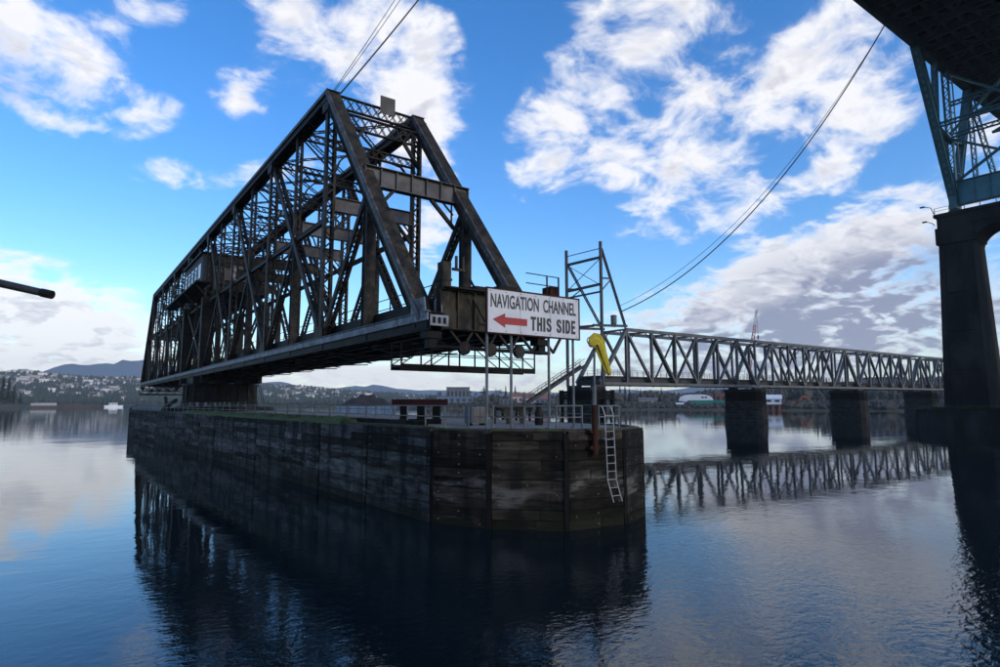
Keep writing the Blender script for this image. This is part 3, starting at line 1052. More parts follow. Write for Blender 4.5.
# both ends: deep end girder, seats, machinery, handrail, hanging platform
for end in (0, 1):
    ye = Y0 - .45 if end == 0 else Y0 + SPAN + .45
    sg = -1 if end == 0 else 1
    girder_x('end_girder', ye, ZB + .62, 1.7, OL + .34, OR_ + .6, 'steel_moss', .5, .8)
    for i in range(5):
        xx = OL + .9 + i * 1.32
        MB().beam((xx, ye, ZB - .27), (xx + .66, ye + sg * .15, ZB - 1.05), .12, .10, side=(0, 1, 0)).build('end_bracket', 'steel', sw)
        MB().beam((xx + 1.25, ye, ZB - .27), (xx + .62, ye + sg * .15, ZB - 1.05), .12, .10, side=(0, 1, 0)).build('end_bracket', 'steel', sw)
    MB().tube([(OL + .2, ye + sg * .15, ZB - 1.08), (OR_ + .5, ye + sg * .15, ZB - 1.08)], .09, 10).build('lock_shaft', 'steel_dark', sw)
    for xx in (OL + 1.6, OC, OR_ - 1.4):
        MB().tube([(xx, ye + sg * .15 - .1, ZB - 1.08), (xx, ye + sg * .15 + .1, ZB - 1.08)], .3, 14).build('lock_wheel', 'steel', sw)
    MB().tube([(OL + 1.9, ye + sg * .3, ZB + 1.3), (OL + 2.6, ye + sg * .3, ZB + .2), (OR_ - .6, ye + sg * .3, ZB + .1)], .05, 8).build('conduit', 'steel', sw)
    g = MB()
    g.add([(OL + .45, ye + sg * .05, ZB + 1.4), (OL + .45, ye + sg * .05, ZB - .2), (OL + 1.9, ye + sg * .05, ZB - .2),
           (OL + .45, ye + sg * .10, ZB + 1.4), (OL + .45, ye + sg * .10, ZB - .2), (OL + 1.9, ye + sg * .10, ZB - .2)],
          [(0, 1, 2), (5, 4, 3), (0, 3, 4, 1), (1, 4, 5, 2), (2, 5, 3, 0)])
    g.build('stiffener_plate', 'steel_moss', sw)
    MB().bb(OL + .5, OR_ + .9, ye - .45, ye + .45, ZB + 1.53, ZB + 1.60).build('end_platform', 'steel_dark', sw)
    g = MB().bb(OL + .48, OL + .92, ye + sg * .12, ye - sg * .35, ZB + .9, ZB + 2.75)
    g.bb(OL + .44, OL + .96, ye + sg * .16, ye - sg * .4, ZB + 1.9, ZB + 2.0)
    for xx in (OL + 1.25, OL + 1.6):
        g.bb(xx - .05, xx + .05, ye - .05, ye + .05, ZB + 2.5, ZB + 3.1)
    g.bb(OL + 1.05, OL + 1.7, ye - .06, ye + .06, ZB + 2.42, ZB + 2.54)
    g.build('end_lift_housing', 'steel_moss', sw)
    g = MB().bb(OL + 3.4, OL + 4.3, ye - .35, ye + .35, ZB + 1.63, ZB + 1.95)
    g.bb(OL + 2.1, OL + 3.2, ye - .25, ye + .25, ZB + 1.63, ZB + 1.8)
    g.beam((OL + 2.2, ye, ZB + 1.8), (OL + 2.0, ye, ZB + 2.1), .08, .08)
    g.build('machinery_cover', 'steel_dark', sw)
    g = MB()
    for xx in (OR_ + .1, OR_ + .85):
        g.bb(xx - .03, xx + .03, ye + sg * .45, ye + sg * .51, ZB + 1.62, ZB + 2.7)
    for z in (2.2, 2.68):
        g.bb(OR_ - 1.2, OR_ + .88, ye + sg * .46, ye + sg * .50, ZB + z, ZB + z + .04)
    g.bb(OR_ + .45, OR_ + 1.05, ye - .3, ye + .3, ZB + 1.64, ZB + 2.25)
    g.build('end_handrail', 'rust', sw)
    for xs in (OL, OR_):
        g = MB().bb(xs - .36, xs + .36, ye - .3, ye + .3, ZB - .72, ZB - .43)
        g.bb(xs - .2, xs + .2, ye - .2, ye + .2, ZB - 1.15, ZB - .722)
        g.build('end_shoe', 'steel_dark', sw)
    # number plate on the corner
    g = MB().bb(OL - .35, OL + .55, ye + sg * .52, ye + sg * .55, ZB - .22, ZB + .25)
    q = g.build('corner_plate', 'worn_paint', sw)
    q['label'] = 'small pale weathered plate on the corner of the span'
    for i in range(3):
        MB().bb(OL - .25 + i * .26, OL - .09 + i * .26, ye + sg * .552, ye + sg * .56, ZB - .12, ZB + .15).build('faded_mark', 'steel_dark', q)
    # hanging inspection platform
    yl = Y0 + 1.6 if end == 0 else Y0 + SPAN - 1.6
    zf = ZB - 1.85
    x0, x1 = OL - .65, OR_ + .95
    g = MB().bb(x0, x1, yl - .5, yl + .5, zf - .04, zf + .04)
    for y in (-.5, .5):
        g.bb(x0, x1, yl + y - .03, yl + y + .03, zf - .16, zf + .10)
    pf = g.build('hanging_platform', 'steel_dark', sw)
    g = MB()
    nb = 5
    for i in range(nb + 1):
        xx = x0 + .03 + (x1 - x0 - .06) * i / nb
        for y in (-.5, .5):
            g.bb(xx - .03, xx + .03, yl + y - .03, yl + y + .03, zf, zf + (1.35 if 0 < i < nb else 1.1))
    for y in (-.5, .5):
        g.bb(x0, x1, yl + y - .02, yl + y + .02, zf + 1.06, zf + 1.11)
        g.bb(x0, x1, yl + y - .02, yl + y + .02, zf + .58, zf + .62)
        for i in (0, 1, 3, 4):
            a, b = x0 + (x1 - x0) * i / nb, x0 + (x1 - x0) * (i + 1) / nb
            z0, z1 = (.05, 1.05) if i < 2 else (1.05, .05)
            g.beam((a, yl + y, zf + z0), (b, yl + y, zf + z1), .04, .04)
    g.build('platform_rail', 'steel_dark', pf)

# machinery house over the pivot, with its walkway and props
hz0, hz1 = ZU + .45, ZU + 4.6
g = MB().bb(OL - .7, OR_ + .7, KY(8) + .6, KY(10) - .6, hz0, hz1)
ch = g.build('control_house', 'house_ctrl', sw)
MB().bb(OL - 1.0, OR_ + 1.0, KY(8) + .2, KY(10) - .2, hz1 + .003, hz1 + .22).build('house_roof', 'steel_dark', ch)
for i in range(5):
    yw = KY(8) + 1.4 + i * 2.3
    g = MB().bb(OL - .76, OL - .703, yw, yw + 1.5, hz0 + 1.5, hz0 + 3.2)
    w = g.build('window', 'window_pale' if i in (1, 3) else 'window_dark', ch)
for i in range(3):
    xw = OL + .3 + i * 2.0
    MB().bb(xw, xw + 1.4, KY(8) + .54, KY(8) + .597, hz0 + 1.5, hz0 + 3.2).build('window', 'window_pale' if i == 1 else 'window_dark', ch)
MB().bb(OL - 2.2, OL - .75, KY(7.2), KY(11), hz0 - .2, hz0 - .05).build('house_walkway', 'steel_dark', ch)
g = MB()
for i in range(13):
    y = KY(7.2) + i * 2.03
    g.bb(OL - 2.18, OL - 2.13, y, y + .05, hz0 - .05, hz0 + 1.05)
for z in (.5, 1.0):
    g.bb(OL - 2.18, OL - 2.14, KY(7.2), KY(11), hz0 + z, hz0 + z + .05)
g.build('walkway_rail', 'steel', ch)
for y in (KY(7.4), KY(8.5), KY(9.5), KY(10.8)):
    MB().beam((OL - .4, y, hz0 - 2.0), (OL - 2.0, y, hz0 - .22), .14, .14, side=(0, 1, 0)).build('walkway_bracket', 'steel', sw)
for k in (8, 10):
    for xs in (OL - .05, OR_ + .05):
        MB().bb(xs - .62, xs + .62, KY(k) - .42, KY(k) + .42, ZB + .4, ZU - .5).build('tower_leg', 'steel_dark', sw)
MB().bb(OL + .5, OR_ - .5, KY(7.4), KY(10.6), ZU - .3, ZU - .1).build('machinery_deck', 'steel_dark', sw)
# pivot drum with rim, rollers and loading girders
g = MB().lathe([(4.3, .95), (4.3, 1.2), (4.05, 1.2), (4.05, 2.9), (4.3, 2.9), (4.3, 3.15)], (OC, YC, 3.4), 40)
dr = g.build('pivot_drum', 'steel_dark', sw)
for i in range(20):
    t = 2 * math.pi * i / 20
    g = MB().box((OC + 4.13 * math.cos(t), YC + 4.13 * math.sin(t), 3.4 + 2.05), (.14, .12, 1.68), t)
    g.build('drum_rib', 'steel', dr)
for i in range(24):
    t = 2 * math.pi * (i + .5) / 24
    a = Vector((math.cos(t), math.sin(t), 0))
    c = Vector((OC, YC, 3.4 + .72))
    MB().tube([c + a * 4.0, c + a * 4.3], .22, 10).build('roller', 'steel_dark', dr)
for xs in (OL, OC, OR_):
    MB().bb(xs - .25, xs + .25, YC - 6.2, YC + 6.2, 6.57, ZB - .43).build('loading_girder', 'steel_dark', sw)
for y in (YC - 4.6, YC + 4.6):
    MB().bb(OL - .9, OL - .26, y - .3, y + .3, 6.5, ZB - .45).build('loading_bracket', 'steel_dark', sw)

# ------------------------------------------------------------------ timber protection pier
PT = 3.33
NOSE = [(11.1, 19.8), (12.15, 17.6), (14.1, 15.75), (16.65, 15.45), (18.45, 16.15), (20.0, 18.3), (20.8, 21.0)]
FARN = [(24.0, 99.0), (20.2, 147.0), (18.0, 152.0), (13.6, 152.0), (11.5, 147.0), (7.7, 99.0)]
PIER = NOSE + FARN
pier = thing('timber_pier', 'long dark timber fender pier rising from the river under the swing span', 'pier', (OC, 60, 0))


def inset(poly, d):
    n = len(poly)
    out = []
    for i in range(n):
        p, c, q = Vector(poly[i - 1]), Vector(poly[i]), Vector(poly[(i + 1) % n])
        e1, e2 = (c - p).normalized(), (q - c).normalized()
        n1, n2 = Vector((-e1.y, e1.x)), Vector((-e2.y, e2.x))
        b = (n1 + n2).normalized()
        out.append(tuple(c + b * (d / max(.4, b.dot(n1)))))
    return out


# PIER runs anticlockwise seen from above, so the left normal points inwards
core = inset(PIER, .20)
MB().prism(core, -2.5, PT - .12).build('crib_core', 'crib', pier)
MB().prism(inset(PIER, .32), PT - .118, PT - .02).build('pier_deck', 'deck_top', pier)

# plank meshes shared between boards: unit length 1, slightly irregular
PLANKS = []
rng = random.Random(5)
ROWH = .335
for v in range(6):
    g = MB()
    h, t = ROWH - rng.uniform(.007, .016), .15 + rng.uniform(-.02, .02)
    b = .009
    prof = [(-t / 2, -h / 2 + b), (-t / 2 + b, -h / 2), (t / 2, -h / 2), (t / 2, h / 2), (-t / 2 + b, h / 2), (-t / 2, h / 2 - b)]
    vs = []
    for s in (-.5, 0, .5):
        j = rng.uniform(-.012, .012)
        vs += [(s, y + j, z + rng.uniform(-.006, .006)) for y, z in prof]
    fs = [list(range(5, -1, -1)), list(range(12, 18))]
    for a in (0, 6):
        fs += [[a + i, a + (i + 1) % 6, a + 6 + (i + 1) % 6, a + 6 + i] for i in range(6)]
    g.add(vs, fs)
    me = bpy.data.meshes.new('plank')
    me.from_pydata(g.v, [], g.f)
    me.materials.append(MATS[('timber', 'timber_b', 'timber_c')[v % 3]])
    PLANKS.append(me)
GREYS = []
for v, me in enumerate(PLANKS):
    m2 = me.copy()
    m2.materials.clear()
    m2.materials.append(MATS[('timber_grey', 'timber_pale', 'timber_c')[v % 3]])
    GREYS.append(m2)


def board_wall(p, q, rows, z0, step=1):
    p, q = Vector(p), Vector(q)
    L = (q - p).length
    ang = math.atan2(q.y - p.y, q.x - p.x)
    c = (p + q) / 2
    nrm = Vector((-(q - p).y, (q - p).x)).normalized()
    d = (q - p) / L
    gap = .21 if c.y < 19 else .15
    for i in range(rows):
        cuts = [0.0, 1.0]
        if rng.random() < .27:
            cuts = [0.0, rng.uniform(.3, .7), 1.0]
        for a, b in zip(cuts, cuts[1:]):
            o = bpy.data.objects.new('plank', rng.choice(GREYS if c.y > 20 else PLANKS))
            COL.objects.link(o)
            o.parent = pier
            off = .09 + rng.uniform(-.026, .018) + (.05 if rng.random() < .06 else 0)
            run = L - gap
            m_ = p + d * (gap / 2 + run * (a + b) / 2)
            o.location = (m_.x + nrm.x * off - pier.location.x, m_.y + nrm.y * off - pier.location.y, z0 + ROWH * (i + .5) + rng.uniform(-.006, .006))
            o.rotation_euler = (0, rng.uniform(-.0022, .0022), ang)
            o.scale = (run * (b - a) - (.02 if len(cuts) > 2 else 0), 1, 1)


# left face, walked from the far shoulder to the nose, then round the nose
A_, B_ = Vector((7.7, 99.0)), Vector((11.1, 19.8))
NP = 15
JOINTS = [tuple(A_.lerp(B_, i / NP)) for i in range(NP + 1)] + NOSE[1:]
ROWS, Z0 = 11, PT - 11 * ROWH
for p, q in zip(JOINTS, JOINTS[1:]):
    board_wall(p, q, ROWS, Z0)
for p, q in zip(FARN, FARN[1:]):      # far end
    if p[1] > 120 or q[1] > 120:
        g = MB()
        pv, qv = Vector(p), Vector(q)
        for i in range(ROWS):
            z = Z0 + ROWH * (i + .5)
            g.beam((p[0], p[1], z), (q[0], q[1], z), .12, ROWH - .03, side=((qv - pv).y, -(qv - pv).x, 0))
        g.build('far_planking', 'timber_b', pier, kind='stuff')
g = MB()
for i in range(ROWS):
    z = Z0 + ROWH * (i + .5)
    g.beam((20.8, 21.0, z), (24.0, 99.0, z), .12, ROWH - .03, side=(1, 0, 0))
g.build('channel_planking', 'timber_b', pier, kind='stuff')
# upright posts at the joints, with straps; nose corners have heavier black posts
for i, (x, y) in enumerate(JOINTS):
    nose = i >= NP
    w = .17 if nose else .12
    cx = Vector((x - 15.8, 0)) if not nose else Vector((x - 15.8, y - 21))
    cx.normalize()
    zt = PT - (.02 if not nose else .10)
    g = MB().box((x + cx.x * -.10, y + cx.y * -.10, (zt - 1.5) / 2), (w, w, zt + 1.5), math.atan2(cx.y, cx.x))
    g.build('fender_post', 'timber_black', pier)
# bolts in rows on every face
g = MB()
for (p, q) in zip(JOINTS, JOINTS[1:]):
    p, q = Vector(p), Vector(q)
    d = (q - p).normalized()
    nrm = Vector((d.y, -d.x))
    L = (q - p).length
    nb = 3 if L < 4 else 5
    for i in range(ROWS):
        for j in range(nb):
            if rng.random() < .68:
                continue
            s = .35 + (L - .7) * j / (nb - 1)
            c = p + d * s + nrm * .02
            z = Z0 + ROWH * (i + .5) + rng.uniform(-.03, .03)
            g.tube([(c.x - nrm.x * .06, c.y - nrm.y * .06, z), (c.x + nrm.x * .035, c.y + nrm.y * .035, z)], .028, 6)
g.build('bolt', 'bolt', pier, kind='stuff')
# cap timbers along the top edge
for p, q in zip(JOINTS, JOINTS[1:]):
    pv, qv = Vector(p), Vector(q)
    d = (qv - pv).normalized()
    nrm = Vector((-d.y, d.x))
    a, b = pv + nrm * .30 + d * .02, qv + nrm * .30 - d * .02
    dz = rng.uniform(-.02, .02)
    MB().beam((a.x, a.y, PT - .02 + dz), (b.x, b.y, PT - .02 + dz), .30, .16, side=(nrm.x, nrm.y, 0)).build('cap_timber', 'cap_moss', pier)
# raised timber course set back along the left edge
g = MB()
g.beam((10.6, 44, PT + .12), (11.75, 21.5, PT + .12), .3, .28)
g.build('kerb_timber', 'timber_c', pier)
# pivot base
g = MB().lathe([(6.4, 0), (6.2, .45), (4.9, .5), (4.8, .52)], (OC, YC, PT - .03), 40)
pb = tag(g.build('pivot_base', 'concrete'), 'round concrete base under the pivot drum of the swing span', 'pier')

# grass and moss along the edge of the pier
mb = MB()
rng = random.Random(21)
for i in range(9000):
    y = rng.uniform(27, 64)
    xe = 11.0 - (y - 19.6) * 3.3 / 79.4
    x = xe + .25 + abs(rng.gauss(0, .55))
    if fbm(x * .4, y, .35) < -.18:
        continue
    h = rng.uniform(.08, .34)
    t = rng.uniform(0, 6.28)
    w = .05
    lx, ly = rng.uniform(-.12, .12), rng.uniform(-.12, .12)
    mb.add([(x - w * math.cos(t), y - w * math.sin(t), PT - .05), (x + w * math.cos(t), y + w * math.sin(t), PT - .05), (x + lx, y + ly, PT + h)], [(0, 1, 2)])
for i in range(900):
    s = rng.uniform(0, 1)
    p, q = Vector((10.75, 29)), Vector((11.3, 19.7))
    c = p.lerp(q, s)
    h = rng.uniform(.03, .10)
    mb.add([(c.x + .3 + rng.uniform(-.3, .3), c.y, PT - .02), (c.x + .36 + rng.uniform(-.3, .3), c.y + .05, PT - .02), (c.x + .3, c.y, PT + h)], [(0, 1, 2)])
tag(mb.build('edge_grass', 'grass'), 'green grass growing along the edge of the timber pier', 'grass', kind='stuff')
g = MB()
pts = []
for i in range(34):
    y = 28 + i * 1.1
    xe = 11.0 - (y - 19.6) * 3.3 / 79.4
    pts.append((xe + .50, y, .24 + .09 * math.sin(i * 1.7) + .05 * math.sin(i * .61)))
vs, fs = [], []
for (x, y, h) in pts:
    for dx, dz in ((-.42, -.06), (-.3, .6), (0, 1), (.5, .75), (1.1, -.06)):
        vs.append((x + dx, y, PT + h * dz if dz > 0 else PT - .05))
for i in range(len(pts) - 1):
    for j in range(4):
        a = i * 5 + j
        fs.append((a, a + 1, a + 6, a + 5))
g.add(vs, fs)
tag(g.build('moss_bank', 'moss', smooth=True), 'low mossy hump of soil along the pier edge', 'moss', kind='stuff')


# ------------------------------------------------------------------ guard rails
def railing(name, label, path, h, m, zs, step, r=.028):
    root = thing(name, label, 'railing', (path[0][0], path[0][1], PT))
    for a, b in zip(path, path[1:]):
        av, bv = Vector(a), Vector(b)
        n = max(1, round((bv - av).length / step))
        for i in range(n + (1 if b == path[-1] else 0)):
            c = av.lerp(bv, i / n)
            MB().bb(c.x - r, c.x + r, c.y - r, c.y + r, PT - .03, PT + h).build('post', m, root)
        for z in zs:
            MB().beam((a[0], a[1], PT + z), (b[0], b[1], PT + z), r * 1.6, r * 1.6).build('rail', m, root)
    return root


railing('guard_rail', 'dark steel guard rail along the grassy edge of the pier', [(9.3, 78.0), (10.35, 52.0), (11.45, 26.6)], .86, 'rail_dark', (.84, .45), 2.1, .025)
railing('guard_rail', 'pale galvanised guard rail round the nose of the pier below the sign', [(11.5, 25.6), (11.85, 20.1), (12.75, 18.2), (14.35, 16.55), (15.45, 16.4)], .88, 'galv', (.86, .45), 1.35, .024)
railing('guard_rail', 'galvanised guard rail on the channel side of the pier behind the sign', [(16.2, 16.3), (17.9, 16.9), (19.4, 18.7), (20.2, 21.5), (20.5, 34.0)], .88, 'galv', (.86, .45), 1.6, .024)
railing('guard_rail', 'dark guard rail at the far end of the pier beyond the pivot', [(9.1, 88.0), (8.6, 99.5), (12.2, 145.0)], .86, 'rail_dark', (.84, .45), 2.6, .03)
railing('guard_rail', 'dark guard rail along the far channel edge of the pier', [(20.7, 36.0), (21.9, 70.0), (23.2, 98.0)], .86, 'rail_dark', (.84, .45), 2.4, .025)

# ------------------------------------------------------------------ navigation sign
SY = 18.0
sg = thing('navigation_sign', 'white navigation channel sign with red arrow on tall steel posts', 'sign', (14.6, SY, PT))
sx0, sx1, sz0, sz1 = 12.34, 16.82, 6.86, 8.46
MB().bb(sx0, sx1, SY - .03, SY + .03, sz0, sz1).build('sign_panel', 'sign_white', sg)
g = MB()
e = .055
g.bb(sx0 - e, sx1 + e, SY - .05, SY + .05, sz1 + .001, sz1 + e)
g.bb(sx0 - e, sx1 + e, SY - .05, SY + .05, sz0 - e, sz0 - .001)
g.bb(sx0 - e, sx0 - .001, SY - .05, SY + .05, sz0, sz1)
g.bb(sx1 + .001, sx1 + e, SY - .05, SY + .05, sz0, sz1)
g.build('sign_frame', 'rust_paint', sg)
for x in (sx0 + (sx1 - sx0) * .335, sx0 + (sx1 - sx0) * .668):
    MB().bb(x - .006, x + .006, SY - .034, SY - .0305, sz0 + .005, sz1 - .005).build('panel_seam', 'rail_dark', sg)
g = MB()
for i in range(7):
    for z in (sz0 + .07, sz1 - .07):
        x = sx0 + .12 + (sx1 - sx0 - .24) * i / 6
        g.tube([(x, SY - .03, z), (x, SY - .046, z)], .018, 6)
g.build('sign_bolt', 'bolt', sg, kind='stuff')
for z in (sz0 + .35, sz1 - .35):
    MB().bb(sx0 + .02, sx1 - .02, SY + .032, SY + .12, z - .05, z + .05).build('back_rail', 'galv', sg)
for x in (12.45, 13.55, 15.39, 16.67):
    MB().tube([(x, SY + .17, PT - .05), (x, SY + .17, sz1 - .1)], .052, 10).build('post', 'galv', sg)
    MB().bb(x - .12, x + .12, SY + .05, SY + .29, PT - .02, PT + .02).build('base_plate', 'galv', sg)


def text_mesh(s, bold):
    cu = bpy.data.curves.new('txt', 'FONT')
    cu.body = s
    cu.align_x = 'LEFT'
    cu.size = 1.0
    cu.extrude = .004
    cu.offset = bold
    cu.space_character = 1.06 if bold > .02 else 1.0
    cu.resolution_u = 3
    ob = bpy.data.objects.new('txt', cu)
    COL.objects.link(ob)
    dg = bpy.context.evaluated_depsgraph_get()
    dg.update()
    me = bpy.data.meshes.new_from_object(ob.evaluated_get(dg))
    bpy.data.objects.remove(ob)
    return me


def sign_text(s, x0, x1, z0, z1, bold, m, name):
    me = text_mesh(s, bold)
    xs = [v.co.x for v in me.vertices]
    ys = [v.co.y for v in me.vertices]
    ax, bx, ay, by = min(xs), max(xs), min(ys), max(ys)
    for v in me.vertices:
        c = v.co.copy()
        v.co = (x0 + (c.x - ax) / (bx - ax) * (x1 - x0) - sg.location.x,
                SY - .038 - c.z - sg.location.y,
                z0 + (c.y - ay) / (by - ay) * (z1 - z0) - sg.location.z)
    me.materials.clear()
    me.materials.append(MATS[m])
    o = bpy.data.objects.new(name, me)
    COL.objects.link(o)
    o.parent = sg
    return o


sw_ = sx1 - sx0
sh_ = sz1 - sz0
sign_text('NAVIGATION', sx0 + .03 * sw_, sx0 + .535 * sw_, sz0 + .575 * sh_, sz0 + .90 * sh_, .018, 'sign_black', 'lettering')
sign_text('CHANNEL', sx0 + .585 * sw_, sx0 + .965 * sw_, sz0 + .575 * sh_, sz0 + .90 * sh_, .018, 'sign_black', 'lettering')


def block_letter(ch, x0, x1, z0, z1):
    """heavy sans capital cut as one flat plate (flat ring or bars)"""
    w, h = x1 - x0, z1 - z0
    t, b = w * .36, h * .21
    yb, yf = SY - .032, SY - .040
    g = MB()

    def poly(pts):
        n = len(pts)
        g.add([(x0 + a * w, yf, z0 + c * h) for a, c in pts] + [(x0 + a * w, yb, z0 + c * h) for a, c in pts],
              [list(range(n)), list(range(2 * n - 1, n - 1, -1))] + [[q, n + q, n + (q + 1) % n, (q + 1) % n] for q in range(n)])
    k, v = .36, .20
    if ch == 'T':
        poly([(.5 - k / 2, 0), (.5 + k / 2, 0), (.5 + k / 2, 1 - v), (1, 1 - v), (1, 1), (0, 1), (0, 1 - v), (.5 - k / 2, 1 - v)])
    elif ch == 'H':
        poly([(0, 0), (k, 0), (k, .40), (1 - k, .40), (1 - k, 0), (1, 0), (1, 1), (1 - k, 1), (1 - k, .61), (k, .61), (k, 1), (0, 1)])
    elif ch == 'I':
        poly([(0, 0), (1, 0), (1, 1), (0, 1)])
    elif ch == 'E':
        poly([(0, 0), (1, 0), (1, v), (.42, v), (.42, .41), (.92, .41), (.92, .60), (.42, .60), (.42, 1 - v), (1, 1 - v), (1, 1), (0, 1)])
    elif ch in 'DS':
        if ch == 'D':
            out_ = [(0, 0), (.52, 0), (.78, .05), (.93, .2), (1, .5), (.93, .8), (.78, .95), (.52, 1), (0, 1)]
            inn = [(k, v), (.48, v), (.56, .23), (.61, .32), (.63, .5), (.61, .68), (.56, .77), (.48, 1 - v), (k, 1 - v)]
        else:
            out_ = [(0, .30), (.05, .14), (.20, .03), (.50, 0), (.80, .04), (.96, .16), (1, .31), (.94, .45), (.72, .57), (.48, .64), (.39, .70), (.41, .79), (.52, .82), (.62, .78), (.64, .69)]
            inn = [(.36, .33), (.38, .24), (.44, .19), (.52, .18), (.62, .22), (.63, .30), (.56, .36), (.30, .44), (.12, .52), (.03, .64), (.03, .80), (.14, .93), (.30, .985), (.50, 1), (.80, .95), (.95, .84), (.98, .69)]
            # lower and upper bowls as one ribbon
            out_ = [(0, .31), (.04, .16), (.18, .04), (.50, 0), (.82, .04), (.97, .17), (1, .32), (.93, .46), (.70, .57), (.46, .65), (.385, .71), (.40, .79), (.51, .83), (.61, .79), (.64, .69)]
            inn = [(.36, .31), (.38, .22), (.44, .18), (.51, .17), (.61, .20), (.635, .29), (.56, .37), (.30, .45), (.11, .54), (.02, .67), (.03, .82), (.16, .95), (.51, 1), (.84, .95), (.98, .69)]
        n = len(out_)
        vs = []
        for ring_ in (out_, inn):
            for yy in (yf, yb):
                vs += [(x0 + a * w, yy, z0 + c * h) for a, c in ring_]
        fs = []
        m_ = n if ch == 'D' else n - 1
        for q in range(m_):
            p = (q + 1) % n
            fs += [[q, p, 2 * n + p, 2 * n + q], [n + p, n + q, 3 * n + q, 3 * n + p], [p, q, n + q, n + p], [2 * n + q, 2 * n + p, 3 * n + p, 3 * n + q]]
        g.add(vs, fs)
    return g.build('letter', 'sign_black', sg)


zz0, zz1 = sz0 + .11 * sh_, sz0 + .45 * sh_
cx_ = .445
for ch, wd_ in (('T', .058), ('H', .057), ('I', .023), ('S', .058), (' ', .034), ('S', .058), ('I', .023), ('D', .057), ('E', .048)):
    if ch != ' ':
        block_letter(ch, sx0 + cx_ * sw_, sx0 + (cx_ + wd_) * sw_, zz0, zz1)
    cx_ += wd_ + .0120
ar = [(.05, .30), (.175, .46), (.175, .37), (.405, .37), (.405, .205), (.175, .205), (.175, .125)]
ap = [(sx0 + a * sw_, sz0 + b * sh_) for a, b in ar]
n = len(ap)
g = MB().add([(x, SY - .045, z) for x, z in ap] + [(x, SY - .032, z) for x, z in ap],
             [list(range(n)), list(range(2 * n - 1, n - 1, -1))] + [[i, n + i, n + (i + 1) % n, (i + 1) % n] for i in range(n)])
g.build('red_arrow', 'sign_red', sg)

# ------------------------------------------------------------------ pole, windsock, ladder at the nose
px_, py_ = 15.16, 15.46
pipe = thing('mooring_pipe', 'rusty brown steel pipe bolted to the face of the pier nose', 'pipe', (px_, py_, 2.5))
MB().tube([(px_, py_, 2.5), (px_, py_, 4.22)], .105, 14).build('pipe_body', 'rust', pipe)
for z in (2.75, 3.3):
    MB().bb(px_ - .22, px_ + .22, py_ - .02, py_ + .17, z - .05, z + .05).build('strap', 'rust', pipe)
MB().lathe([(.13, 0), (.13, .05)], (px_, py_, 4.17), 14).build('collar', 'rust', pipe)
mast = thing('windsock_mast', 'slim pale pole standing in the rusty pipe on the pier nose', 'pole', (px_, py_, 4.22))
MB().tube([(px_, py_, 4.0), (px_ + .02, py_, 4.9)], .075, 10).build('lower_pole', 'galv', mast)
MB().tube([(px_ + .02, py_, 4.9), (px_ + .06, py_, 6.55)], .042, 10).build('upper_pole', 'galv', mast)
g = MB().tube([(px_ + .34 * math.cos(t), py_ - .06 + .10 * math.sin(t), 6.42 + .20 * math.sin(t * 1.0)) for t in [i * .3142 for i in range(21)]], .018, 6)
g.build('hoop', 'galv', mast)
# limp windsock: gathered head over the hoop, then a cone of folds hanging to the right
g = MB()
axis = [(-.20, 6.24, .02), (-.195, 6.27, .09), (-.17, 6.34, .15), (-.10, 6.44, .20), (-.01, 6.50, .22), (.09, 6.49, .22), (.17, 6.41, .21), (.24, 6.28, .19), (.31, 6.12, .17), (.38, 5.96, .155), (.46, 5.79, .14), (.55, 5.61, .12), (.63, 5.45, .10), (.70, 5.31, .08), (.715, 5.28, .02)]
nn = 64
vs = []
ctr = [Vector((px_ + a, py_ - .08, z)) for a, z, r in axis]
for i, (a, z, r) in enumerate(axis):
    t = (ctr[min(i + 1, len(ctr) - 1)] - ctr[max(i - 1, 0)]).normalized()
    s = Vector((0, 1, 0))
    b = t.cross(s).normalized()
    for j in range(nn):
        th = 2 * math.pi * j / nn
        rr = r * (1.06 + .20 * math.sin(4 * th + .04 * i) + .10 * math.sin(7 * th - .05 * i) + .05 * math.sin(12 * th + .1 * i))
        vs.append(ctr[i] + (s * (math.cos(th) * .55) + b * math.sin(th)) * rr)
fs = [[i * nn + j, i * nn + (j + 1) % nn, (i + 1) * nn + (j + 1) % nn, (i + 1) * nn + j] for i in range(len(axis) - 1) for j in range(nn)]
fs += [list(range(nn - 1, -1, -1)), [(len(axis) - 1) * nn + j for j in range(nn)]]
g.add(vs, fs)
tag(g.build('windsock', 'sock', smooth=True), 'limp yellow cloth windsock hanging from the pole beside the sign', 'windsock')

ld = thing('ladder', 'pale metal ladder hanging down the pier nose towards the water', 'ladder', (15.8, 15.4, .9))
LXA, LXB = 15.60, 16.02
for x, k in ((LXA, 0), (LXB, 1)):
    MB().tube([(x, 15.9, 4.18), (x, 15.52, 4.16), (x + .02, 15.42, 3.9), (x + .05, 15.36, 1.60), (x + .22, 15.26, .86)], .022, 8).build('side_rail', 'ladder_metal', ld)
for i in range(11):
    z = 3.85 - i * .278
    if z >= 1.60:
        s = (3.9 - z) / 2.3
        x, y = .02 + .03 * s, 15.42 - .06 * s
    else:
        s = (1.60 - z) / .74
        x, y = .05 + .17 * s, 15.36 - .10 * s
    MB().tube([(LXA + x, y, z), (LXB + x, y, z)], .016, 6).build('rung', 'ladder_metal', ld)
for x in (LXA, LXB):
    MB().bb(x - .03, x + .03, 15.42, 15.66, 3.02, 3.08).build('bracket', 'ladder_metal', ld)

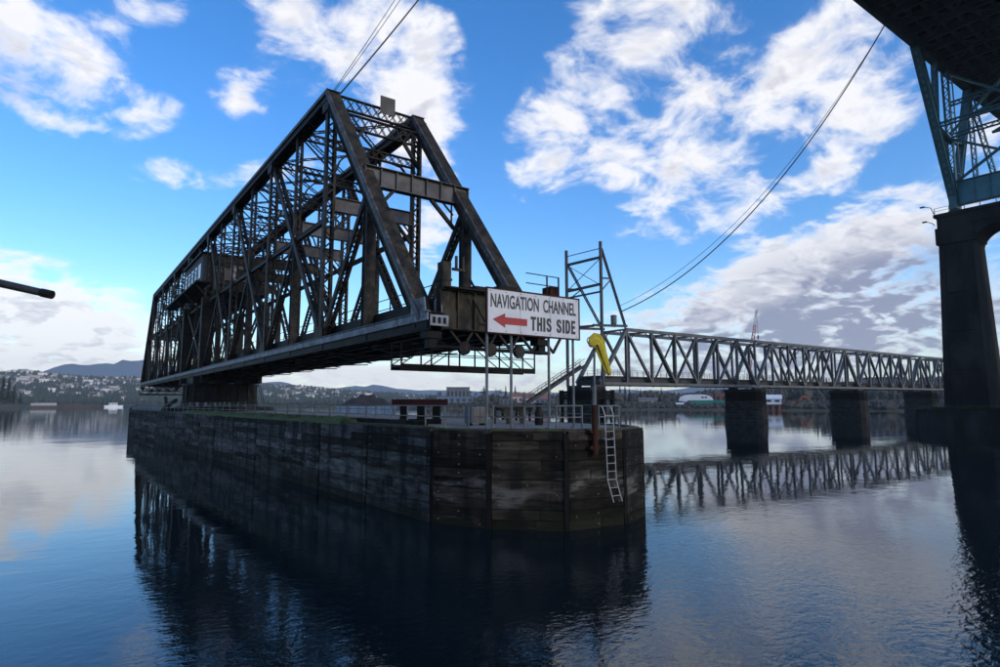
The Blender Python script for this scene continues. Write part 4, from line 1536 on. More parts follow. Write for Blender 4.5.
# ------------------------------------------------------------------ rests and clutter on the pier deck under the span end
rs = thing('span_rest', 'low rust red beam on dark posts under the near corner of the span', 'rest block', (13.75, 25.7, PT))
d = Vector((2.07, -1.48, 0)).normalized()
c0 = Vector((13.75, 25.64, PT))
MB().beam(c0 - d * 1.3 + Vector((0, 0, .98)), c0 + d * 1.3 + Vector((0, 0, .98)), .5, .30, side=(.58, .81, 0)).build('cap_beam', 'rust_paint', rs)
for s in (-.75, 0.05, .78):
    q = c0 + d * s
    MB().box((q.x, q.y, PT + .40), (.34, .34, .84), math.atan2(d.y, d.x)).build('post', 'timber_black', rs)
MB().beam(c0 - d * 1.0 + Vector((0, 0, .1)), c0 + d * 1.0 + Vector((0, 0, .1)), .6, .22, side=(.58, .81, 0)).build('sill', 'timber_black', rs)
rs2 = thing('span_rest', 'grey brown steel rest frame on the deck behind the sign posts', 'rest block', (17.3, 23.6, PT))
c1 = Vector((17.25, 23.4, PT))
for s in (-.65, 0, .65):
    q = c1 + d * s
    MB().box((q.x, q.y, PT + .36), (.16, .3, .76), math.atan2(d.y, d.x)).build('post', 'steel_moss', rs2)
MB().beam(c1 - d * .85 + Vector((0, 0, .78)), c1 + d * .85 + Vector((0, 0, .78)), .42, .12, side=(.58, .81, 0)).build('cap_plate', 'steel_moss', rs2)
MB().beam(c1 - d * .8 + Vector((0, 0, .3)), c1 + d * .8 + Vector((0, 0, .3)), .1, .1, side=(.58, .81, 0)).build('brace', 'steel_moss', rs2)
g = MB().lathe([(.17, 0), (.2, .1), (.2, .55), (.15, .66), (.11, .8), (.16, .9), (.16, .96)], (17.35, 21.2, PT - .02), 14)
tag(g.build('mooring_bollard', 'steel_dark', smooth=True), 'dark iron bollard on the pier deck right of the sign posts', 'bollard')
bx = thing('equipment_box', 'small grey metal cabinet on the pier deck left of the sign', 'cabinet', (14.9, 22.6, PT))
MB().bb(14.5, 15.3, 22.3, 22.9, PT + .08, PT + .78).build('cabinet_body', 'grey_wall', bx)
MB().bb(14.54, 14.88, 22.27, 22.298, PT + .12, PT + .74).build('door', 'house_ctrl', bx)
MB().bb(14.92, 15.26, 22.27, 22.298, PT + .12, PT + .74).build('door', 'house_ctrl', bx)
for x in (14.55, 15.2):
    MB().bb(x, x + .06, 22.4, 22.8, PT - .02, PT + .08).build('foot', 'steel_dark', bx)
# stair frame beside the pivot
st = thing('access_stair', 'thin steel access stair rising beside the pivot drum', 'stair', (20.5, 73.0, PT))
for s in (0, .8):
    MB().beam((18.2, 72.4 + s, PT), (17.0, 72.4 + s, ZB - .5), .1, .06, side=(0, 1, 0)).build('stringer', 'steel', st)
    MB().beam((19.0, 72.4 + s, PT), (17.8, 72.4 + s, ZB + .3), .05, .05, side=(0, 1, 0)).build('handrail', 'steel', st)
for i in range(12):
    f = (i + .5) / 12
    MB().bb(18.2 - 1.2 * f - .12, 18.2 - 1.2 * f + .12, 72.43, 73.17, PT + f * 3.85, PT + f * 3.85 + .04).build('tread', 'steel', st)
# crossed timbers lying against the pivot base
for i, (a, b, lab) in enumerate((((9.6, 77.5, 3.42), (10.0, 82.5, 4.9), 'grey timber leaning up to the left at the pivot'), ((9.9, 83.0, 3.42), (10.4, 77.0, 4.6), 'grey timber leaning up to the right at the pivot'))):
    tag(MB().beam((a[0], a[1], a[2] + .12), b, .3, .32).build('leaning_timber', 'timber_c'), lab, 'timber')

# ------------------------------------------------------------------ fixed truss spans to the right
FX0, FP = 78.3, 7.08
FYN, FYF = 78.35, 84.25
GRADE = .0058
FH = 10.2
FZ = 7.75


def fixed_span(label, first):
    r0 = thing('truss_span', label, 'bridge', (FX0, (FYN + FYF) / 2, FZ), 'fixed truss spans')

    def fx(k):
        return FX0 + FP * k

    def fz(x):
        return (x - FX0) * GRADE
    parts = []
    Y = FYN

    def mem(name, ka, za, kb, zb, w, h, m='fix_steel'):
        xa, xb = fx(ka), fx(kb)
        g = MB()
        p, q = Vector((xa, Y, FZ + za + fz(xa))), Vector((xb, Y, FZ + zb + fz(xb)))
        a = (q - p).normalized()
        n = a.cross(Vector((0, 1, 0))).normalized()
        for s in (-1, 1):
            g.beam(p + Vector((0, s * w / 2, 0)), q + Vector((0, s * w / 2, 0)), .06, h, side=(0, 1, 0))
        if name in ('top_chord', 'end_post'):
            g.beam(p + n * (h / 2), q + n * (h / 2), w + .16, .05, side=(0, 1, 0))
            g.beam(p - n * (h / 2), q - n * (h / 2), w * .6, .05, side=(0, 1, 0))
        else:
            g.beam(p, q, w, .05, side=(0, 1, 0))
        o = g.build(name, m, r0)
        c = o.copy()
        COL.objects.link(c)
        c.location = (0, FYF - FYN, 0)
        return o
    mem('bottom_chord', 0, 0, 7, 0, .5, .55)
    mem('top_chord', 1 if first else 0.03, FH, 6.97, FH, .55, .55)
    if not first:
        mem('vertical_post', 0, .25, 0, FH - .25, .36, .36)
    mem('end_post', 0, .2, 1, FH - .1, .55, .52)
    mem('end_post', 7, .2, 6, FH - .1, .55, .52)
    for k in range(1, 7):
        mem('vertical_post', k, .25, k, FH - .25, .42, .40)
    for a, b in ((1, 2), (2, 3), (3, 4), (5, 4), (6, 5), (4, 3)):
        cnt = (a, b) == (4, 3)
        mem('diagonal', a, FH - .2, b, .2, .30 if cnt else .40, .24 if cnt else .42)
    for k in range(0, 8):
        x = fx(k)
        z = FZ + fz(x)
        g = MB().bb(x - .03, x + .03, FYN + .3, FYF - .3, z - .25, z + .75)
        for s in (-.25, .75):
            g.bb(x - .2, x + .2, FYN + .3, FYF - .3, z + s - .02, z + s + .02)
        g.build('floor_beam', 'fix_dark', r0)
    for y in (FYN + 1.1, FYN + 2.2, FYF - 2.2, FYF - 1.1):
        MB().beam((fx(0), y, FZ + .75 + fz(fx(0))), (fx(7), y, FZ + .75 + fz(fx(7))), .3, .85, side=(0, 1, 0)).build('stringer', 'fix_dark', r0)
    MB().beam((fx(0), (FYN + FYF) / 2, FZ + 1.32 + fz(fx(0))), (fx(7), (FYN + FYF) / 2, FZ + 1.32 + fz(fx(7))), FYF - FYN - 1.2, .25, side=(0, 1, 0)).build('tie_deck', 'fix_dark', r0)
    for y in (FYN + .75, FYF - .75):
        g = MB()
        for i in range(29):
            x = fx(0) + .2 + i * 1.75
            z = FZ + 1.45 + fz(x)
            g.bb(x - .03, x + .03, y - .03, y + .03, z, z + 1.15)
        for z in (.6, 1.13):
            g.beam((fx(0), y, FZ + 1.45 + z + fz(fx(0))), (fx(7), y, FZ + 1.45 + z + fz(fx(7))), .05, .05, side=(0, 1, 0))
        g.build('deck_handrail', 'fix_steel', r0)
    for k in range(1, 7):
        x = fx(k)
        z = FZ + FH + fz(x)
        g = MB().bb(x - .2, x + .2, FYN + .3, FYF - .3, z - .1, z + .2)
        for s in (-1, 1):
            ym = FYN if s < 0 else FYF
            g.beam((x, ym - s * .25, z - 1.4), (x, ym - s * 1.5, z - .1), .14, .14)
        g.build('top_strut', 'fix_steel', r0)
    for k in range(1, 6):
        xa, xb = fx(k), fx(k + 1)
        g = MB()
        g.beam((xa + .25, FYN + .3, FZ + FH + fz(xa)), (xb - .25, FYF - .3, FZ + FH + fz(xb)), .16, .14)
        g.beam((xa + .25, FYF - .3, FZ + FH - .16 + fz(xa)), (xb - .25, FYN + .3, FZ + FH - .16 + fz(xb)), .16, .14)
        g.build('top_lateral', 'fix_steel', r0)
    g = MB()
    for k in range(7):
        xa, xb = fx(k), fx(k + 1)
        g.beam((xa, FYN + .3, FZ - .35 + fz(xa)), (xb, FYF - .3, FZ - .35 + fz(xb)), .14, .1)
    g.build('bottom_lateral', 'fix_dark', r0)
    return r0


span0 = fixed_span('nearest of the grey fixed truss spans, ending beside the tall tower', True)
span1 = None
for i, lab in enumerate(('second grey fixed truss span, below the red crane boom', 'third grey fixed truss span out towards the big concrete pier', 'farthest grey fixed truss span, half hidden by the big concrete pier')):
    dx = 7 * FP * (i + 1)
    if i == 0:
        span1 = fixed_span(lab, False)
        span1.location = Vector(span1.location) + Vector((dx, 0, dx * GRADE))
    else:
        s_ = copy_tree(span1, (7 * FP * i, 0, 7 * FP * i * GRADE))
        s_['label'] = lab


def stone_pier(x, label, zt, ln=9.4, wd=3.7, rest=False):
    r0 = thing('bridge_pier', label, 'bridge pier', (x, (FYN + FYF) / 2, 0), 'stone piers of the fixed spans')
    yc = (FYN + FYF) / 2

    def ring(t, grow=0.0):
        w, l = wd * (1.12 - .16 * t) + grow, ln * (1.06 - .10 * t) + grow
        return [(x - w / 2, yc - l / 2 + .9), (x - w / 2 + .9, yc - l / 2), (x + w / 2 - .9, yc - l / 2), (x + w / 2, yc - l / 2 + .9),
                (x + w / 2, yc + l / 2 - .9), (x + w / 2 - .9, yc + l / 2), (x - w / 2 + .9, yc + l / 2), (x - w / 2, yc + l / 2 - .9)]
    nc = 13
    z0, z1 = -2.0, zt - .65
    for i in range(nc):
        a, b = i / nc, (i + 1) / nc
        za, zb = z0 + (z1 - z0) * a, z0 + (z1 - z0) * b
        gr = random.uniform(-.05, .05)
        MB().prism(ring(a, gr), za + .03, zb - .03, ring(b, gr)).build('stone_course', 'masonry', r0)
    MB().prism(ring(.5, -.2), z0, z1).build('pier_core', 'crib', r0)
    MB().prism(ring(1, .5), z1 - .02, zt, ring(1, .5)).build('coping', 'masonry', r0)
    for y in (FYN, FYF):
        MB().bb(x - 1.3, x + 1.3, y - .45, y + .45, zt + .002, zt + .36).build('bearing', 'fix_dark', r0)
    return r0


stone_pier(FX0 + 7 * FP, 'stone pier under the first joint of the fixed spans, nearest the sign', FZ - .64 + 7 * FP * GRADE)
stone_pier(FX0 + 14 * FP, 'middle stone pier of the fixed spans in the river', FZ - .64 + 14 * FP * GRADE)
stone_pier(FX0 + 21 * FP, 'far stone pier of the fixed spans beside the big concrete pier', FZ - .64 + 21 * FP * GRADE)
stone_pier(FX0 + 28 * FP, 'last stone pier of the fixed spans hidden behind the concrete pier', FZ - .64 + 28 * FP * GRADE)
stone_pier(FX0 - .6, 'dark rest pier below the tower at the end of the fixed spans', FZ - .64, 7.6, 3.6)
# timber fender collar on the rest pier
g = MB()
yc = (FYN + FYF) / 2
for z in (4.9, 5.45, 6.0):
    g.bb(FX0 - 2.9, FX0 + 1.8, yc - 4.7, yc - 4.3, z, z + .46)
    g.bb(FX0 - 2.9, FX0 - 2.5, yc - 4.3, yc + 4.3, z, z + .46)
    g.bb(FX0 + 1.4, FX0 + 1.8, yc - 4.3, yc + 4.3, z, z + .46)
    g.bb(FX0 - 2.9, FX0 + 1.8, yc + 4.3, yc + 4.7, z, z + .46)
for x in (FX0 - 2.6, FX0 - .6, FX0 + 1.5):
    for y in (yc - 4.5, yc + 4.5):
        g.bb(x - .28, x + .28, y - .34, y + .34, -2, 6.6)
tag(g.build('fender_collar', 'timber_black'), 'black timber fender frame round the rest pier below the tower', 'fender')

# ------------------------------------------------------------------ tower at the end of the fixed spans
tw = thing('steel_tower', 'tall two legged steel tower with cross braces at the span end', 'tower', (77.4, 81.3, FZ))
TLx, TLy, TRx, TRy = 76.4, 84.75, 78.75, 78.0
tz0 = FZ - .6
for x, y, zt in ((TLx, TLy, 33.2), (TRx, TRy, 33.9)):
    g = MB()
    for s in (-1, 1):
        g.bb(x + s * .19 - .03, x + s * .19 + .03, y - .2, y + .2, tz0, zt)
    g.bb(x - .17, x + .17, y - .19, y - .13, tz0, zt)
    g.bb(x - .17, x + .17, y + .13, y + .19, tz0, zt)
    g.build('leg', 'tower_steel', tw)
for zl, zr, t in ((30.4, 30.9, .42), (25.3, 25.9, .42), (24.0, 24.5, .3)):
    MB().beam((TLx + .2, TLy - .2, zl), (TRx - .1, TRy + .2, zr), t, t, side=(0, 0, 1)).build('cross_beam', 'tower_steel', tw)
MB().beam((TLx, TLy - .2, 32.0), (TRx, TRy + .2, 32.6), .12, .12).build('tie_rod', 'tower_steel', tw)
for za, zb in ((30.2, 25.8), (25.5, 30.6)):
    MB().beam((TLx + .15, TLy - .2, za), (TRx - .1, TRy + .2, zb), .1, .1).build('tie_rod', 'tower_steel', tw)
for x, y, zt in ((TLx, TLy, 30.6), (TRx, TRy, 32.6)):
    p, q = Vector((x + .2, y, zt)), Vector((FX0 + FP, FYF if y > 82 else FYN, FZ + FH + .4))
    a = (q - p).normalized()
    g = MB()
    n = a.cross(Vector((0, 1, 0)))
    for s in (-1, 1):
        g.beam(p + n * (s * .2), q + n * (s * .2), .30, .07, side=(0, 1, 0))
    o = g.build('back_stay', 'tower_steel', tw)
    MB().lacing(p, q, .2, .14, side=n, pitch=.55, bar=.07).build('lacing', 'tower_steel', o, kind='stuff')
    xm, zm = x + (FX0 + FP - x) * .38, zt + (FZ + FH - zt) * .38
    MB().beam((x, y, zm), (xm, y, zm + .2), .26, .26, side=(0, 1, 0)).build('stay_strut', 'tower_steel', tw)
    MB().beam((x, y, zm - 2.4), (xm, y, zm), .18, .18, side=(0, 1, 0)).build('stay_strut', 'tower_steel', tw)
for y, x in ((TLy, TLx), (TRy, TRx)):
    MB().beam((x - 2.2, y, FZ + FH + .2), (FX0 + FP + .3, y + (FYF - TLy if y > 82 else FYN - TRy), FZ + FH + .75), .4, .42, side=(0, 1, 0)).build('tower_platform_beam', 'tower_steel', tw)
MB().beam((TLx - 1.8, TLy, FZ + FH + .1), (TRx - 2.0, TRy, FZ + FH + .1), .3, .4).build('tower_platform_beam', 'tower_steel', tw)
tr = thing('transformer', 'small round grey transformer can on the span top beside the tower', 'transformer', (82.2, FYN, FZ + FH + .7))
g = MB().lathe([(.45, .25), (.55, .3), (.55, 1.75), (.62, 1.78), (.62, 1.9), (.3, 2.0)], (82.2, FYN, FZ + FH + .55), 14)
g.build('can', 'fix_steel', tr)
for s in (-.25, .25):
    MB().bb(82.2 + s - .05, 82.2 + s + .05, FYN - .3, FYN + .3, FZ + FH + .30, FZ + FH + .82).build('bracket', 'fix_dark', tr)
# lantern posts and stair on the end of the fixed span
sr = thing('stairway', 'steel stair slanting up to the end of the fixed spans', 'stair', (60.5, 79.6, 3.2))
P0, P1 = Vector((61.2, 79.4, 3.6)), Vector((75.2, 79.4, 10.9))
for y in (-.5, .5):
    MB().beam(P0 + Vector((0, y, 0)), P1 + Vector((0, y, 0)), .12, .45, side=(0, 1, 0)).build('stringer', 'fix_dark', sr)
    MB().beam(P0 + Vector((0, y, 1.2)), P1 + Vector((0, y, 1.2)), .09, .09).build('handrail', 'fix_steel', sr)
    MB().beam(P0 + Vector((0, y, .7)), P1 + Vector((0, y, .7)), .06, .06).build('handrail', 'fix_steel', sr)
    for i in range(8):
        c = P0.lerp(P1, (i + .3) / 8)
        MB().bb(c.x - .04, c.x + .04, c.y + y - .04, c.y + y + .04, c.z, c.z + 1.2).build('baluster', 'fix_steel', sr)
for i in range(34):
    c = P0.lerp(P1, (i + .5) / 34)
    MB().bb(c.x - .14, c.x + .14, c.y - .45, c.y + .45, c.z - .02, c.z + .03).build('tread', 'fix_dark', sr)
dl = thing('mooring_dolphin', 'small timber pile platform at the foot of the slanting stair', 'dolphin', (59.5, 79.4, 0))
MB().bb(56.2, 62.4, 77.8, 81.0, 3.1, 3.5).build('platform', 'timber', dl)
for x in (56.6, 59.3, 62.0):
    for y in (78.1, 80.7):
        MB().tube([(x, y, -2.5), (x, y, 3.1)], .22, 10).build('pile', 'timber_black', dl)

# ------------------------------------------------------------------ high road bridge at the upper right
OY, OYN = 39.5, 25.5
OZ, OZB = 67.9, 40.9
ob = thing('high_bridge', 'high teal steel road bridge crossing overhead at the upper right', 'bridge', (132.5, 32, 38.8))


def ot(name, p0, p1, w, d, m='teal', lace=False, plates=True):
    """box member with pierced (lighter) faces or laced channels"""
    p0, p1 = Vector(p0), Vector(p1)
    g = MB()
    if lace:
        for s in (-1, 1):
            g.beam(p0 + Vector((0, s * w / 2, 0)), p1 + Vector((0, s * w / 2, 0)), .16, d, side=(0, 1, 0))
        o = g.build(name, m, ob)
        MB().lacing(p0, p1, w / 2, d / 2 + .03, side=(0, 1, 0), pitch=1.1, bar=.16).build('lacing', m, o, kind='stuff')
    else:
        g.beam(p0, p1, w, d, side=(0, 1, 0))
        a = (p1 - p0).normalized()
        n = a.cross(Vector((0, 1, 0))).normalized()
        for s in (-1, 1):
            for q in (-1, 1):
                o2 = n * (s * (d / 2 + .02)) + Vector((0, q * (w / 2 + .10), 0))
                g.beam(p0 + o2, p1 + o2, .22, .05, side=(0, 1, 0))
        o = g.build(name, m, ob)
        L = (p1 - p0).length
        h = MB()
        i = 1.2
        while i < L - 1:
            for s in (-1, 1):
                c = p0 + a * i + n * (s * (d / 2 + .003))
                h.beam(c - a * .32, c + a * .32, .34, .012, side=(0, 1, 0))
            i += 1.3
        h.build('access_hole', 'deck_under', o, kind='stuff')
    return o


NX = [132.6 - 12.9, 132.6, 132.6 + 12.9, 132.6 + 25.8, 132.6 + 38.7]
for yy in (OY, OYN):
    ot('top_chord', (NX[0] - .6, yy, OZ), (NX[-1], yy, OZ), .9, 1.0)
    ot('inclined_post', (NX[1], yy, OZB), (NX[0], yy, OZ), .95, 1.15)
    ot('inclined_post', (NX[1], yy, OZB), (NX[2], yy, OZ), .95, 1.0)
    ot('vertical_post', (NX[1], yy, OZB), (NX[1] + .4, yy, OZ), .9, .9, lace=True)
    ot('bottom_chord', (NX[1], yy, OZB), (NX[3], yy, OZB + 9.5), .95, 1.1)
    ot('inclined_post', (NX[2], yy, OZ), (NX[3], yy, OZB + 9.5), .8, .8, lace=True)
    ot('vertical_post', (NX[2], yy, OZB + 4.8), (NX[2], yy, OZ), .7, .6, lace=True)
    ot('sub_strut', ((NX[0] + NX[1]) / 2 + .3, yy, (OZ + OZB) / 2), (NX[1] + .2, yy, (OZ + OZB) / 2 - 1.2), .5, .55)
    ot('sub_strut', ((NX[0] + NX[1]) / 2 + .3, yy, (OZ + OZB) / 2), (NX[1] - 4.4, yy, OZ), .55, .55)
    ot('sub_strut', (NX[1] + .2, yy, (OZ + OZB) / 2 - 1.2), ((NX[1] + NX[2]) / 2 - .2, yy, (OZ + OZB) / 2), .5, .55)
    g = MB().bb(NX[1] - 1.3, NX[1] + 1.3, yy - .6, yy + .6, OZB - 1.0, OZB + 1.6)
    g.bb(NX[1] - .8, NX[1] + .8, yy - .9, yy + .9, 38.82, OZB - 1.0)
    g.build('pier_shoe', 'teal', ob)
# thin ladder pipe beside the post
g = MB().tube([(NX[1] + 2.0, OY - .6, OZB + 2), (NX[1] + 2.0, OY - .6, OZ - .6)], .12, 8)
for i in range(4):
    g.bb(NX[1] + .5, NX[1] + 2.0, OY - .65, OY - .55, OZB + 6 + i * 6, OZB + 6.15 + i * 6)
g.build('service_pipe', 'teal', ob)
# bottom cross girder and sway bracing between the two trusses
g = MB().bb(NX[1] - .15, NX[1] + .15, OYN + .62, OY - .62, OZB - .2, OZB + 4.2)
for z in (OZB - .22, OZB + 4.22):
    g.bb(NX[1] - .55, NX[1] + .55, OYN + .62, OY - .62, z - .04, z + .04)
for i in range(6):
    y = OYN + 1.6 + i * 2.3
    g.bb(NX[1] - .4, NX[1] + .4, y - .05, y + .05, OZB - .17, OZB + 4.17)
g.build('cross_girder', 'teal_light', ob)
for x, z in ((NX[1] + .2, 54.2), ((NX[0] + NX[1]) / 2, 54.4), (NX[1] + .4, 60.5)):
    for s in (-.35, .35):
        MB().beam((x, OYN + .6, z + s), (x, OY - .6, z + s), .45, .2, side=(1, 0, 0)).build('sway_strut', 'teal', ob)
    MB().lacing((x, OYN + .6, z), (x, OY - .6, z), .35, .2, side=(0, 0, 1), pitch=.9, bar=.12).build('sway_lacing', 'teal', ob, kind='stuff')
for a, b in (((OYN, OZB + 4), (OY, 53.8)), ((OY, OZB + 4), (OYN, 53.8)), ((OYN, 54.6), (OY, 67)), ((OY, 54.6), (OYN, 67))):
    MB().beam((NX[1] + .25, a[0], a[1]), (NX[1] + .35, b[0], b[1]), .5, .4).build('sway_diagonal', 'teal', ob)
for x in (NX[2], NX[3]):
    MB().beam((x, OYN, 62), (x, OY, 62), .5, .5).build('sway_strut', 'teal', ob)
    MB().beam((x, OYN, 62), (x, OY, OZ - .6), .4, .4).build('sway_diagonal', 'teal', ob)
    MB().beam((x, OY, 62), (x, OYN, OZ - .6), .4, .4).build('sway_diagonal', 'teal', ob)
# deck: slab, edge girders, floor beams with brackets, stringers
D0, D1 = 30.0, 175.0
MB().bb(D0, D1, OYN - 2.6, OY + .85, OZ + 2.1, OZ + 2.5).build('deck_slab', 'slab_dark', ob)
for yy in (OY, OYN):
    g = MB().bb(D0, NX[0] - .65, yy - .12, yy + .12, OZ - .5, OZ + 2.09)
    for z in (OZ - .52, OZ + 2.05):
        g.bb(D0, NX[0] - .65, yy - .4, yy + .4, z - .05, z + .05)
    g.build('edge_girder', 'teal', ob)
    MB().bb(NX[0] - .6, D1, yy - .25, yy + .25, OZ + .55, OZ + 2.09).build('edge_girder', 'teal', ob)
x = D0 + 1.0
i = 0
while x < D1:
    g = MB().bb(x - .1, x + .1, OYN + .45, OY - .45, OZ + .65, OZ + 2.08)
    g.bb(x - .35, x + .35, OYN + .45, OY - .45, OZ + .55, OZ + .64)
    g.build('floor_beam', 'deck_under', ob)
    for s, yy in ((1, OY), (-1, OYN)):
        g = MB().beam((x, yy + s * .3, OZ + .7), (x, yy + s * 1.35, OZ + 1.85), .25, .22)
        g.bb(x - .1, x + .1, yy + s * .45, yy + s * 1.5, OZ + 1.86, OZ + 2.08)
        g.bb(x - .22, x + .22, yy + s * 1.25, yy + s * 1.6, OZ + 1.6, OZ + 2.3)
        g.build('deck_bracket', 'deck_under', ob)
    x += 4.3
    i += 1
for y in (OYN + 2.4, OYN + 4.7, OYN + 7.0, OYN + 9.3, OYN + 11.6):
    g = MB().bb(D0, D1, y - .08, y + .08, OZ + 1.0, OZ + 2.07)
    g.bb(D0, D1, y - .25, y + .25, OZ + .92, OZ + .99)
    g.build('deck_stringer', 'deck_under', ob)
x = D0 + 1.0
g = MB()
while x < D1 - 13:
    g.beam((x, OYN + .5, OZ + .42), (x + 12.9, OY - .5, OZ + .42), .4, .16)
    g.beam((x, OY - .5, OZ + .25), (x + 12.9, OYN + .5, OZ + .25), .4, .16)
    x += 12.9
g.build('deck_lateral', 'deck_under', ob)
for yy in (OY + 1.42, OYN - 2.4):
    g = MB()
    x = D0
    while x < D1:
        g.bb(x - .08, x + .08, yy - .08, yy + .08, OZ + 2.5, OZ + 3.7)
        x += 2.15
    for z in (3.0, 3.6):
        g.bb(D0, D1, yy - .06, yy + .06, OZ + z, OZ + z + .14)
    g.build('parapet_rail', 'teal', ob)

# its concrete pier
cp = thing('concrete_pier', 'massive dark concrete pier with an arch at the right edge', 'bridge pier', (132.5, 32, 0))
for yc_, s in ((39.0, 1), (26.0, -1)):
    o_b = [(127.9, yc_ - 3.3), (136.6, yc_ - 3.3), (136.6, yc_ + 3.3), (127.9, yc_ + 3.3)]
    o_t = [(129.4, yc_ - 2.55), (135.4, yc_ - 2.55), (135.4, yc_ + 2.55), (129.4, yc_ + 2.55)]
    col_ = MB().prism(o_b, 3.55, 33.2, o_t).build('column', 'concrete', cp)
    # raised edge strips leave a sunk panel on the river face
    for a in (-1, 1):
        g = MB().beam((127.86, yc_ + a * 2.75, 3.56), (129.36, yc_ + a * 2.12, 33.1), .22, .85, side=(1, 0, 0))
        g.build('edge_strip', 'concrete', col_)
    for z in (10, 17, 24):
        f = (z - 3.55) / 29.65
        MB().bb(127.9 + 1.5 * f - .06, 127.9 + 1.5 * f + .05, yc_ - 2.3, yc_ + 2.3, z - .06, z + .06).build('lift_joint', 'crib', col_)
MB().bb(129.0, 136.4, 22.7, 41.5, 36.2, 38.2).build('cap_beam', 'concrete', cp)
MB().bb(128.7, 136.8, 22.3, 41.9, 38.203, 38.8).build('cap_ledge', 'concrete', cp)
# arched spandrel between the columns
pts = [(36.6, 36.19)] + [(36.6, 30.2)] + [(32.5 + 4.1 * math.cos(t), 31.5 + 3.9 * math.sin(t)) for t in [math.pi * i / 16 for i in range(17)]] + [(28.4, 30.2), (28.4, 36.19)]
for (y0, z0), (y1, z1) in zip(pts[1:-1], pts[2:-1]):
    if abs(y1 - y0) < 1e-3:
        continue
    MB().add([(x, y, z) for x in (129.2, 135.6) for y, z in ((y0, z0), (y1, z1), (y1, 36.19), (y0, 36.19))],
             [(0, 1, 2, 3), (7, 6, 5, 4), (0, 4, 5, 1), (1, 5, 6, 2), (2, 6, 7, 3), (3, 7, 4, 0)]).build('arch_segment', 'concrete', cp)
for yc_ in (39.0, 26.0):
    MB().bb(129.0, 135.8, yc_ - 2.9, yc_ + 2.9, 33.1, 36.19).build('column_head', 'concrete', cp)
MB().prism([(123.5, 17), (141, 17), (141, 47), (126.5, 47), (123.5, 44)], -2.5, 3.1, [(124.2, 17.6), (140.4, 17.6), (140.4, 46.4), (126.9, 46.4), (124.2, 43.7)]).build('footing', 'concrete', cp)
MB().bb(126.6, 138.0, 19.5, 44.0, 3.101, 3.56).build('plinth', 'concrete', cp)
g = MB()
rng = random.Random(2)
for i in range(1400):
    y, x = rng.uniform(34, 46), rng.uniform(124.4, 127.4)
    h = rng.uniform(.15, 1.0)
    g.add([(x - .12, y, 3.05), (x + .12, y + .1, 3.05), (x + rng.uniform(-.3, .3), y + rng.uniform(-.3, .3), 3.05 + h)], [(0, 1, 2)])
tag(g.build('footing_weeds', 'grass'), 'green weeds growing on the footing of the concrete pier', 'weeds', kind='stuff')
pr = thing('pier_top_rail', 'thin handrail and lamp arms on top of the concrete pier', 'railing', (132, 42.4, 38.8))
for i in range(9):
    y = 41.7 - i * 2.3
    MB().bb(128.9, 129.0, y - .05, y + .05, 38.79, 40.0).build('post', 'fix_steel', pr)
for z in (39.4, 39.95):
    MB().bb(128.91, 128.99, 23.2, 41.75, z, z + .06).build('rail', 'fix_steel', pr)
for z, l in ((40.3, 1.1), (37.4, .9)):
    MB().tube([(128.95, 41.8, min(z, 39.6) - .6), (128.9, 42.2, z), (128.7, 42.2 + l, z + .4)], .07, 6).build('lamp_arm', 'fix_dark', pr)
    MB().box((128.7, 42.4 + l, z + .4), (.35, .7, .22)).build('lamp_head', 'fix_dark', pr)

# ------------------------------------------------------------------ cables
def cable(label, p, q, sag, r, n=48, group=None):
    p, q = Vector(p), Vector(q)
    pts = []
    for i in range(n + 1):
        t = i / n
        c = p.lerp(q, t)
        c.z -= sag * 4 * t * (1 - t)
        pts.append(c)
    return tag(MB().tube(pts, r, 6).build('cable', 'cable', smooth=True), label, 'cable', group)


cable('thick dark cable running up from the near top corner of the swing span', (OL + .5, KY(2) - .1, ZT + .4), (38.3, 40.5, OZ - .4), 1.2, .055)
cable('left of the two thin wires rising from the swing span top', (OL, KY(2) - .2, ZT + .4), (33.2, 40.5, OZ - .4), 1.5, .022)
cable('right of the two thin wires rising from the swing span top', (OL + .1, KY(2) + .1, ZT + .4), (34.4, 40.5, OZ - .4), 1.5, .022)
cable('heavy cable sagging from the high bridge to the fixed span end', (110.3, OY + .9, OZ + 1.0), (84.08, 78.28, 21.3), 7.6, .11)
cable('thin wire just above the heavy sagging cable', (110.4, OY + .95, OZ + 1.0), (83.62, 78.25, 22.3), 7.1, .045)

# ------------------------------------------------------------------ boom reaching in at the left edge
def cw(x, y, z):
    """camera-heading axes (right, ahead) to world"""
    return Vector((x * math.cos(CAM_AZ) + y * math.sin(CAM_AZ), -x * math.sin(CAM_AZ) + y * math.cos(CAM_AZ), z))


bm = thing('steel_boom', 'dark steel boom reaching in from the left edge', 'boom', cw(-10.5, 8.0, -1))
e0, e1 = cw(-10.5, 8.0, 6.74), cw(-6.02, 8.0, 5.74)
MB().tube([e0, e1], [.075, .05], 14).build('boom_arm', 'cable', bm)
MB().tube([e1 - (e1 - e0).normalized() * .12, e1 + (e1 - e0).normalized() * .03], .058, 14).build('end_cap', 'steel_dark', bm)
MB().tube([cw(-10.5, 8.0, -3), cw(-10.5, 8.0, 7.0)], .16, 14).build('post', 'timber_black', bm)

# ------------------------------------------------------------------ craft and buildings across the river
def at(x, d):
    return polar(bear(x), d)


def facing(x):
    """rotation about Z that turns local +Y away from the viewer at view column x"""
    return -(CAM_AZ + R(bear(x)))


def local(x, d, rz_off=0.0):
    p = at(x, d)
    r = facing(x) + rz_off
    c, s = math.cos(r), math.sin(r)

    def f(lx, ly, lz):
        return (p.x + lx * c - ly * s, p.y + lx * s + ly * c, lz)
    return p, r, f


